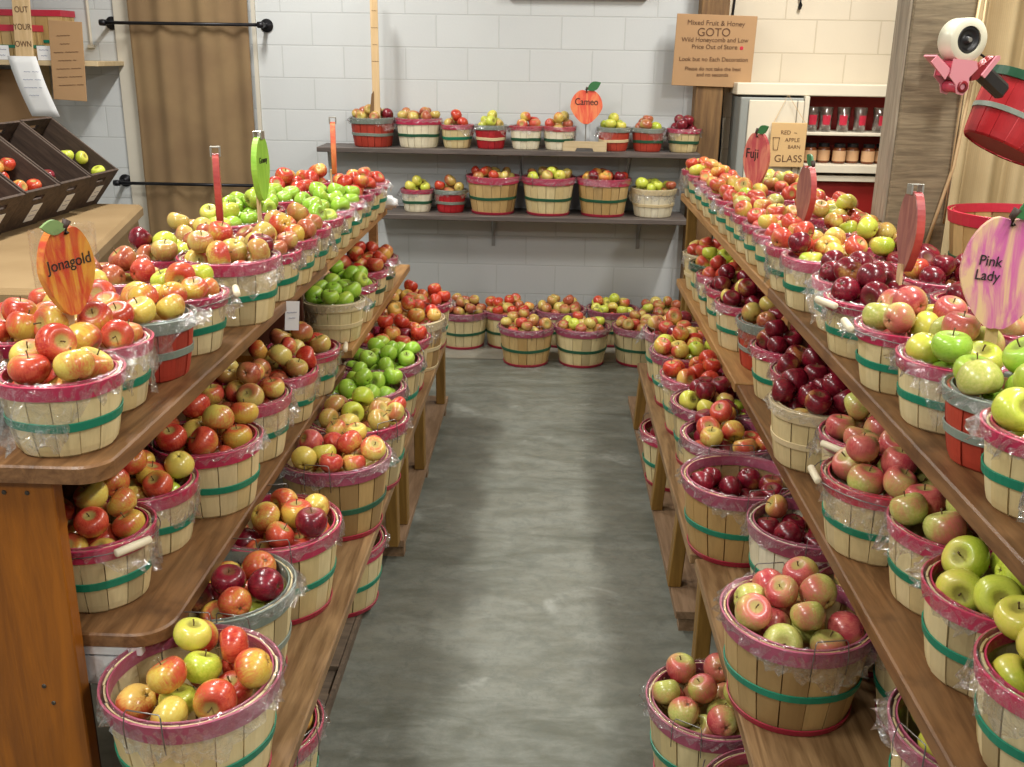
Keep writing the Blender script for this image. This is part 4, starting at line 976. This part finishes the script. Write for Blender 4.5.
# cream curtain at right
M['slat'] = burlap('cream_drape', hexc('#bda67c'), hexc('#ccb68c'))
b = MB(); vs = []; fs = []; nx, nz = 260, 4
for j in range(nz+1):
    for i in range(nx+1):
        u_ = i/nx; s_ = abs(math.sin(u_*31+.6*math.sin(u_*13)))**.6; y = 5.0-.085*s_+.02*math.sin(u_*83); vs.append((1.86+1.7*u_, y, .02+2.75*j/nz))
for j in range(nz):
    for i in range(nx): p = j*(nx+1)+i; fs.append((p, p+1, p+nx+2, p+nx+1))
b.add(vs, fs); o = b.build('pleated_curtain', M['slat'], None, True); sm = o.modifiers.new('s', 'SOLIDIFY'); sm.thickness = .004; tag(o, 'cream pleated curtain hanging behind rough timber column at right', 'curtain')
b = MB(); b.tube([(1.8, 5.0, 2.76), (3.98, 5.0, 2.76)], .014, 10); tag(b.build('curtain_rail', M['iron'], None, True), 'dark rail carrying cream pleated curtain at right', 'rail')
# rough column
M['rough'] = wood('rough_sawn', hexc('#6a5d4a'), hexc('#95866c'), 'X', .85, 2.2)
M['rough2'] = wood('weathered_edge', hexc('#85796a'), hexc('#aca08c'), 'Z', .85, 1.4)
u = empty('timber_column', (1.32, 3.7, 0)); tag(u, 'thick rough-sawn timber column at right behind apple shelf', 'column')
b = MB(); b.box(1.205, 1.418, 3.62, 3.78, 0, 3.4, .2, None, .006); o = b.build('timber', M['rough']); under(u, o)
b = MB(); b.box(1.197, 1.204, 3.63, 3.77, 0, 3.4, .6); under(u, b.build('weathered_face', M['rough2']))
b = MB(); b.tube([(1.43, 3.607, 2.2), (1.435, 3.605, 1.9), (1.41, 3.607, 1.5), (1.35, 3.607, 1.2)], .006, 6); b.tube([(1.42, 3.606, 2.2), (1.40, 3.604, 1.7), (1.405, 3.606, 1.3)], .004, 6); tag(b.build('twine', M['lath'], None, True), 'tan twine hanging down edge of rough timber column', 'twine')
# tape dispenser
M['redplastic'] = plain('pink_plastic', hexc('#c4495e'), .25); M['tape'] = plain('tape_roll', hexc('#d9d6c0'), .3); M['black'] = plain('black_plastic', (.015,.015,.017), .4); M['redmetal'] = plain('dark_red_metal', hexc('#7d1420'), .35)
M['pinkclear'] = plain('pale_pink_plastic', hexc('#d78f9a'), .2)
u = empty('tape_dispenser', (1.335, 3.50, 1.915)); u.rotation_euler = (0, math.radians(4), math.radians(16)); tag(u, 'handheld packing tape dispenser with black grip hanging on timber column', 'tape dispenser')
RX = Matrix.Rotation(PI/2, 4, 'X')
b = MB(); b.lathe([(.043, -.035), (.066, -.035), (.068, -.033), (.068, .033), (.066, .035), (.043, .035)], 40, 0, RX, False); b.lathe([(.043, -.035), (.043, .035)], 40, 0, RX, False); b.build('tape_roll', M['tape'], u, True)
b = MB(); b.lathe([(0, -.030), (.042, -.030), (.042, .030), (.034, .033), (.030, .022), (.012, .022), (.010, .036), (0, .036)], 30, 0, RX, False); b.build('core_hub', M['black'], u, True)
b = MB(); b.lathe([(0, .0365), (.008, .0365), (.007, .041), (0, .041)], 14, 0, RX, False); b.build('hub_bolt', M['steel'], u)
pl = [(-.048, -.062), (.040, -.062), (.050, -.085), (.024, -.115), (.030, -.150), (.012, -.172), (-.012, -.168), (-.022, -.140), (-.050, -.118)]
for (ya, yb) in ((-.042, -.038), (.038, .042)): b = MB(); b.prism(pl, ya, yb); fixn(b.build('side_frame', M['pinkclear'], u))
b = MB(); b.box(-.046, .042, -.038, .038, -.076, -.068); b.box(-.046, -.040, -.038, .038, -.115, -.068); b.build('cross_plate', M['redplastic'], u)
b = MB(); b.lathe([(0, -.036), (.020, -.036), (.020, .036), (0, .036)], 20, 0, Matrix.Translation((.004, 0, -.145)) @ RX, False); b.build('tension_roller', M['redplastic'], u, True)
b = MB(); b.lathe([(.010, .0425), (.019, .0425), (.019, .047), (.010, .047)], 22, 0, Matrix.Translation((.004, 0, -.145)) @ RX, False); b.build('roller_cap', M['redmetal'], u, True)
b = MB(); b.prism([(-.048, -.100), (-.108, -.060), (-.124, -.078), (-.060, -.128)], -.036, -.032); b.prism([(-.048, -.100), (-.108, -.060), (-.104, -.055), (-.044, -.094)], -.032, .034); fixn(b.build('cutting_flap', M['pinkclear'], u))
b = MB(); b.prism([(.034, -.105), (.046, -.090), (.105, -.040), (.116, -.052), (.060, -.118), (.036, -.125)], -.038, .0); fixn(b.build('brake_lever', M['redmetal'], u))
b = MB(); b.prism([(.066, -.104), (.108, -.040), (.118, -.038), (.124, -.048), (.080, -.112)], -.046, -.039); fixn(b.build('lever_face', M['pinkclear'], u))
hm = Matrix.Translation((.085, .0, -.085)) @ Matrix.Rotation(math.radians(30), 4, 'Y')
b = MB(); b.box(0, .135, -.020, .020, -.028, .028, 0, hm, .012); b.build('grip', M['black'], u)
# hanging red basket
SIZES['hang'] = (.178, .142, .235, 16, .03)
def lone_basket(label, group, size, w, rim, mid, base, loc, rot):
    o = basket_root(size, w, rim, mid, base, 0, None, 99); o.location = loc; o.rotation_euler = rot; tag(o, label, 'basket', group); return o
lone_basket('empty red basket with grey-green bands hanging tilted beside timber column', 'empty baskets', 'hang', 'crimson', 'hoop_dkgreen', 'hoop_grey', None, (1.635, 3.78, 1.545), (math.radians(6), math.radians(26), .4))
M_ = MB(); M_.tube([(1.42, 3.70, 1.90), (1.46, 3.70, 1.885), (1.535, 3.72, 1.845)], .004, 6); tag(M_.build('basket_strap', M['iron'], None, True), 'dark wire loop holding red basket on timber column', 'wire')
# empty bushel basket behind the pink sign, on a stand
SIZES['bushel'] = (.205, .165, .28, 20, .04)
lone_basket('large tan bushel basket with red rim, behind the Pink Lady sign', 'empty baskets', 'bushel', 'tan', 'hoop_red', 'hoop_dkgreen', 'hoop_red', (1.545, 3.36, 1.10), (0, 0, .3))
u = empty('side_table', (1.68, 3.36, 0)); tag(u, 'plain wooden side table under large tan bushel basket', 'table')
b = MB(); b.box(-.27, .30, -.24, .24, 1.065, 1.10, .3, None, .004); b.build('tabletop', M['plank_lt'], u)
for sx in (-.22, .22):
    for sy in (-.20, .20): b = MB(); b.box(sx-.025, sx+.025, sy-.025, sy+.025, 0, 1.065, .1); b.build('leg', M['leg'], u)

# wall board at top of the picture
b = MB(); b.box(-.30, .60, 6.80, 6.848, 2.19, 2.42, .2, None, .004); tag(b.build('wall_board', M['shelf_pale']), 'pale board mounted high on back wall, only its bottom edge showing', 'board')

# ------------------------------------------------------------------ apple-shaped variety signs
def sign_paint(name, a, bcol, c, streak=True):
    m, nt, b = mat(name); g = N(nt); co = g.coord('Object', (16, 4, 3.2))
    n = g.noise(co, 1.6, 5, .6, 1.0); n2 = g.noise(g.coord('Object', (1,1,1)), 9, 3)
    col = g.mix(g.step(n, .38, .60), a, bcol); col = g.mix(g.step(n2, .5, .7, 0, .8), col, c)
    g.l(col, b.inputs['Base Color']); b.inputs['Roughness'].default_value = .45; return m
M['s_jon'] = sign_paint('orange_stripe_paint', hexc('#d2452a'), hexc('#e8a83c'), hexc('#e07a30'))
M['s_pink'] = sign_paint('pink_stripe_paint', hexc('#c863a0'), hexc('#dcb890'), hexc('#d987a4'))
M['s_fuji'] = sign_paint('rose_stripe_paint', hexc('#b54a50'), hexc('#cf7f6a'), hexc('#c46060'))
M['s_green'] = sign_paint('green_paint', hexc('#8cc43c'), hexc('#a0d24e'), hexc('#96cb46'))
M['s_red'] = sign_paint('red_paint_sign', hexc('#9c2f30'), hexc('#b5483e'), hexc('#a83a38'))
M['s_coral'] = sign_paint('coral_paint', hexc('#e05540'), hexc('#ea8a5a'), hexc('#e46a50'))
M['s_dusky'] = sign_paint('dusky_red_paint', hexc('#85504a'), hexc('#a06a5c'), hexc('#94605a'))
M['leafgreen'] = plain('leaf_green', hexc('#2f6b3a'), .5, var=.3); M['leafpale'] = plain('leaf_pale', hexc('#7f9c62'), .5, var=.2)
M['clip'] = plain('silver_clip', hexc('#b9b9b0'), .3, .8); M['stem_brown'] = plain('stem_brown', hexc('#3c2a22'), .6)
def apple_sign(label, loc, rz, w, h, paint, txt=None, tsize=.04, foot=.12, leaf='leafgreen', clip=False, tilt=0.0, th=.016, trot=.0, tz=.1, narrow=.8, sleeve=False, base=False, tx=0.0, group='painted apple signs', ry=0.0, back='oldpost', ldir=1):
    """painted wooden apple on a stake; loc is the sign's lower tip"""
    u = empty('apple_sign', loc, (tilt, ry, rz)); tag(u, label, 'sign', group)
    out = []; n = 44
    for i in range(n):
        a = 2*PI*i/n; x = math.sin(a); z = -math.cos(a)
        ww = w/2*(1.0 if z > 0 else (1-(1-narrow)*min(1, -z)**1.3)); zz = h/2*z
        if z > .82: zz -= h*.06*math.exp(-(x/.25)**2)
        if z < -.9: zz += h*.02*math.exp(-(x/.15)**2)
        out.append((ww*x, h/2+zz))
    b = MB(); b.prism(out, -th/2, th/2); o = fixn(b.build('apple_board', M[paint], u))
    b = MB(); b.prism([(x*.985, h/2+(z-h/2)*.985) for x, z in out], th/2, th/2+.0015); fixn(b.build('bare_back', M[back], u))
    b = MB(); b.box(-.012, .012, th/2+.0015, th/2+.009, -foot, h*.10, .2); b.build('stake', M['lath'], u)
    if leaf:
        lf = MB(); pts = []
        L = w*.48
        for i in range(14):
            t = i/13; pts.append((L*t, .28*L*math.sin(PI*t)))
        for i in range(12, 0, -1):
            t = i/13; pts.append((L*t, -.28*L*math.sin(PI*t)))
        mt = Matrix.Translation((.0, -th/2-.004, h*.97)) @ Matrix.Rotation(math.radians(-28 if ldir > 0 else 185), 4, 'Y')
        lf.prism(pts, -.004, .004, 0, mt); fixn(lf.build('leaf', M[leaf], u))
        st = MB(); st.tube([(0, -th/2-.004, h*.90), (-.004, -th/2-.004, h*.97), (.004, -th/2-.004, h*1.04)], [.006, .007, .009], 8); st.build('stem', M['stem_brown'], u, True)
    if clip:
        c = MB(); c.box(-.016, .016, -th/2-.006, -th/2-.001, h*.93, h*1.04, 0, None, .001); c.box(-.016, .016, th/2+.001, th/2+.006, h*.93, h*1.04, 0, None, .001); c.box(-.016, .016, -th/2-.006, th/2+.006, h*1.04, h*1.055, 0, None, .001); c.build('clip', M['clip'], u)
    if txt: lettering(u, txt, tsize, (tx, -th/2-.0012, h*.5+tz*h), M['ink'], shear=trot, sx=.85)
    if sleeve:
        s_ = MB(); q = random.Random(5); vs = []; fs = []; nn = 36
        for k in range(9):
            for i in range(nn):
                a = 2*PI*i/nn; rx = w*.62+.004*q.uniform(-1,1); ryy = .030+.006*q.uniform(-1,1); vs.append((rx*math.cos(a), ryy*math.sin(a), -.01+(h*1.02)*k/8+.004*q.uniform(-1,1)))
        for k in range(8):
            for i in range(nn): j = (i+1) % nn; fs.append((k*nn+i, k*nn+j, (k+1)*nn+j, (k+1)*nn+i))
        s_.add(vs, fs); s_.build('plastic_sleeve', M['plastic'], u, True)
    return u
apple_sign('orange striped apple sign reading Jonagold in a clear sleeve', (-1.00, 2.02, 1.31), .98, .115, .195, 's_jon', 'Jonagold', .034, .14, 'leafpale', trot=.1, tz=.09, sleeve=True, narrow=.62, th=.026, ldir=-1)
apple_sign('pink and cream apple sign reading Pink Lady at right', (.925, 2.03, 1.325), -.2, .165, .24, 's_pink', 'Pink\nLady', .03, .13, 'leafgreen', tz=.03, narrow=.7, tx=-.03, trot=-.06)
apple_sign('rose painted apple sign reading Fuji beside cabinet door', (.93, 4.62, 1.29), -.85, .138, .25, 's_fuji', 'Fuji', .06, .15, 'leafgreen', tz=.1, narrow=.72, tx=-.02)
apple_sign('dusky red apple sign turned nearly edge-on, below the GLASS sign', (.935, 3.70, 1.265), 1.68, .15, .225, 's_red', None, .05, .15, 'leafgreen', narrow=.62, th=.02, back='s_dusky')
apple_sign('red apple sign seen edge-on with silver clip, before timber column', (.935, 2.60, 1.325), 1.62, .125, .215, 's_red', None, .05, .13, None, True, narrow=.6, th=.02, ry=.06, back='s_dusky')
apple_sign('bright green apple sign turned sideways with silver clip at left', (-1.03, 3.60, 1.33), 1.48, .13, .235, 's_green', 'Granny', .03, .15, None, True, narrow=.7, tz=.12, th=.02)
apple_sign('thin red sign edge-on with white-topped clip, among tan-red apples', (-.985, 2.98, 1.33), 1.86, .12, .235, 's_red', None, .05, .15, None, True, th=.018, narrow=.9)
apple_sign('thin coral sign edge-on with clip, among orange-red apples', (-.945, 4.45, 1.33), 1.76, .12, .235, 's_coral', None, .05, .15, None, True, th=.02, narrow=.9)
u = apple_sign('coral apple sign reading Cameo on wooden foot, upper wall shelf', (.228, 6.62, WUZ+.165), -.1, .205, .22, 's_coral', 'Cameo', .06, .0, 'leafgreen', tz=.13, narrow=.62)
b = MB(); b.tube([(0, .012, .02), (0, .012, -.12)], .004, 8); b.build('rod', M['steel'], u)
b = MB(); b.prism([(-.14, -.165), (-.06, -.165), (-.05, -.145), (.05, -.145), (.06, -.165), (.14, -.165), (.14, -.105), (-.14, -.105)], -.02, .02, 0); fixn(b.build('wooden_foot', M['shelf_pale'], u)).location = (0, -.02, 0)
# tall stake sign in red basket on upper wall shelf
u = empty('stake_sign', (-1.115, 6.60, WUZ+.13), (0, 0, .25)); tag(u, 'tall thin wooden stake sign rising from red basket on wall shelf', 'sign')
b = MB(); b.box(-.024, .024, -.006, .006, 0, .80, .2, None, .002); b.build('stake', M['lath'], u)
b = MB(); b.prism([(-.055, .0), (-.02, .0), (-.015, .22), (-.03, .20)], -.011, -.0065); fixn(b.build('side_splint', M['oldpost'], u))
for i, t in enumerate(['~~', '~~~', '~~', '~~~']): lettering(u, t, .026, (0, -.0068, .70-i*.10), M['brown_ink'], rot=(PI/2, 0, 0))
# tag hanging on left top shelf edge
u = empty('price_tag', (-.808, 3.06, LTZ-.10)); u.rotation_euler = (0, 0, .35); tag(u, 'white price tag hanging from edge of left top shelf', 'tag')
b = MB(); b.box(-.022, .022, 0, .0015, 0, .095, 0, Matrix.Rotation(.08, 4, 'Y')); b.build('tag_card', M['paper'], u); lettering(u, '~~~\n~~', .018, (.003, -.001, .05), M['blue_ink'])

# ------------------------------------------------------------------ camera
H = 1.85; p_, yw, rl = .3185, -.033, .016
f = Vector((math.sin(yw)*math.cos(p_), math.cos(yw)*math.cos(p_), -math.sin(p_))); r = f.cross(Vector((0,0,1))).normalized(); up = r.cross(f)
r2 = math.cos(rl)*r+math.sin(rl)*up; u2 = -math.sin(rl)*r+math.cos(rl)*up
cam = bpy.data.cameras.new('camera'); co = bpy.data.objects.new('camera', cam); COL.objects.link(co)
cam.sensor_fit = 'HORIZONTAL'; cam.sensor_width = 36; cam.lens = 36*1000/1024; cam.clip_start = .05
mw = Matrix.Identity(4)
for i, v in enumerate((r2, u2, -f)):
    for j in range(3): mw[j][i] = v[j]
mw.translation = (0, 0, H); co.matrix_world = mw; SC.camera = co
CAMP = Vector((0, 0, H))
def project(p):
    d = Vector(p)-CAMP; z = d.dot(f); return 512+1000*d.dot(r2)/z, 383.5-1000*d.dot(u2)/z, z

# ------------------------------------------------------------------ apples: the 300 that show largest one by one, the rest as one heap
bpy.context.view_layer.update()
vs = []; fs = []; own = []
for o in list(COL.objects):
    if o.type != 'MESH' or o.name.startswith('plastic_liner') or o.name.startswith(('ceiling', 'wall_', 'floor')) and o.get('kind') == 'structure': continue
    w = o.matrix_world; b0 = len(vs); vs += [w @ v.co for v in o.data.vertices]; fs += [tuple(i+b0 for i in p.vertices) for p in o.data.polygons]; own += [-1]*len(o.data.polygons)
sp = [(math.sin(PI*i/5)*math.cos(2*PI*j/8), math.sin(PI*i/5)*math.sin(2*PI*j/8), math.cos(PI*i/5)) for i in range(6) for j in range(8)]
for ai, a in enumerate(APPLES):
    b0 = len(vs); vs += [a['p']+Vector(s)*a['r']*.93 for s in sp]
    for i in range(5):
        for j in range(8): k = (j+1) % 8; fs.append((b0+i*8+j, b0+(i+1)*8+j, b0+(i+1)*8+k, b0+i*8+k)); own.append(ai)
tree = BVHTree.FromPolygons(vs, fs)
for ai, a in enumerate(APPLES):
    x, y, z = project(a['p']); pr = 1000*a['r']/max(z, .1); a['show'] = 0
    if z < .3 or x < -pr or x > 1024+pr or y < -pr or y > 767+pr: continue
    hit = 0; tot = 0
    d0 = (a['p']-CAMP).normalized(); s1 = d0.cross(Vector((0,0,1))).normalized(); s2 = s1.cross(d0)
    for rr, n in ((0, 1), (.45, 6), (.8, 10)):
        for k in range(n):
            t = a['p']+(s1*math.cos(2*PI*k/n)+s2*math.sin(2*PI*k/n))*a['r']*rr
            px, py, _ = project(t); tot += 1
            if not (0 <= px <= 1024 and 0 <= py <= 767): continue
            h = tree.ray_cast(CAMP, (t-CAMP).normalized())
            if h[2] is not None and own[h[2]] == ai: hit += 1
    a['show'] = hit/tot*pr*pr
order = sorted(range(len(APPLES)), key=lambda i: -APPLES[i]['show'])
pick = [i for i in order[:300] if APPLES[i]['show'] > 0]
LABN = None; print('apples', len(APPLES), 'visible', sum(a['show'] > 0 for a in APPLES), 'cut', APPLES[pick[-1]]['show'])
COLW = {'jonagold': ('yellow-gold', 'red-streaked gold', 'mostly red'), 'fuji': ('yellowish tan', 'tan-red', 'dull red'), 'gala': ('orange-gold', 'orange-red', 'bright red'), 'green': ('grass-green', 'green', 'pale green'),
        'mutsu': ('yellow-green', 'lime-yellow', 'golden-green'), 'pink': ('green', 'pink-blushed green', 'pink-red'), 'dark': ('maroon', 'dark red', 'deep maroon'), 'cameo': ('pale yellow', 'red-streaked yellow', 'rosy red')}
taken = set(); proto = {}; cnt = {}
def where(a):
    B = BASKETS[a['b']]; rho = math.hypot(a['lx'], a['ly'])/B['R']
    if a['lz'] > .055: return 'atop heap'
    if rho < .3: return 'mid heap'
    lr = 'left' if a['lx'] < 0 else 'right'; nf = 'front' if a['ly'] < 0 else 'back'
    if abs(a['lx']) > 2*abs(a['ly']): return f'by {lr} rim'
    if abs(a['ly']) > 2*abs(a['lx']): return f'by {nf} rim'
    return f'by {nf} {lr} rim'
made = []
for i in pick:
    a = APPLES[i]; key = (a['v'], a['k'])
    o = bpy.data.objects.new('apple', hi_mesh(*key)); COL.objects.link(o)
    s = a['r']; o.matrix_world = Matrix.Translation(a['p']) @ a['e'] @ Matrix.Diagonal((s, s, s, 1))
    st = bpy.data.objects.new('stem', STEM_ME); COL.objects.link(st); st.parent = o
    B = BASKETS[a['b']]; pl = B['place'].replace(' from near end', '').replace('aisle row', 'aisle row').replace(', ', ' ', 1) if 'near end' in B['place'] else B['place']
    pl2 = B['place'].replace(' from near end,', ' basket') if 'near end' in B['place'] else ('basket '+B['place'] if 'crate' not in B['place'] else B['place'])
    lab = f"{COLW[a['v']][a['k'] % 3]} apple {where(a)}, {pl2}"
    made.append((o, lab, B, a))
for o, lab, B, a in made:
    tag(o, ' '.join(lab.split()[:16]), 'apple', 'apples in '+('basket '+B['place'] if 'crate' not in B['place'] else B['place'][3:]))
ps = set(pick); rest = []
for i, a in enumerate(APPLES):
    if i in ps: continue
    s = a['r']; rest.append((lo_arr(a['v'], a['k']), Matrix.Translation(a['p']) @ a['e'] @ Matrix.Diagonal((s, s, s, 1)), VAR.index(a['v'])))
me = apple_mesh('heaped_apples', rest, [AM[v] for v in VAR]); o = bpy.data.objects.new('heaped_apples', me); COL.objects.link(o)
tag(o, 'remaining smaller-looking apples heaped in the many baskets', 'apples', None, 'stuff')

# ------------------------------------------------------------------ light
def area(x, y, z, sx, sy, e, col=(1,.97,.91), rx=0, ry=0):
    l = bpy.data.lights.new('ceiling_lamp', 'AREA'); l.shape = 'RECTANGLE'; l.size = sx; l.size_y = sy; l.energy = e; l.color = col
    o = bpy.data.objects.new('ceiling_lamp', l); COL.objects.link(o); o.location = (x, y, z); o.rotation_euler = (rx, ry, 0); return o
for y in (-1.0, 1.2, 3.4, 5.4):
    for x in (-1.6, 1.6): area(x, y, 3.36, .14, .8, 78)
w = bpy.data.worlds.new('world'); SC.world = w; w.use_nodes = True
bg = w.node_tree.nodes['Background']; bg.inputs[0].default_value = (.95,.97,1,1); bg.inputs[1].default_value = .42
SC.view_settings.view_transform = 'Standard'; SC.view_settings.look = 'None'; SC.view_settings.gamma = 1; SC.view_settings.use_curve_mapping = False
SC.view_settings.exposure = -.33
SC.cycles.use_denoising = True
SC.cycles.max_bounces = 8; SC.cycles.transparent_max_bounces = 16; SC.cycles.caustics_reflective = False; SC.cycles.caustics_refractive = False
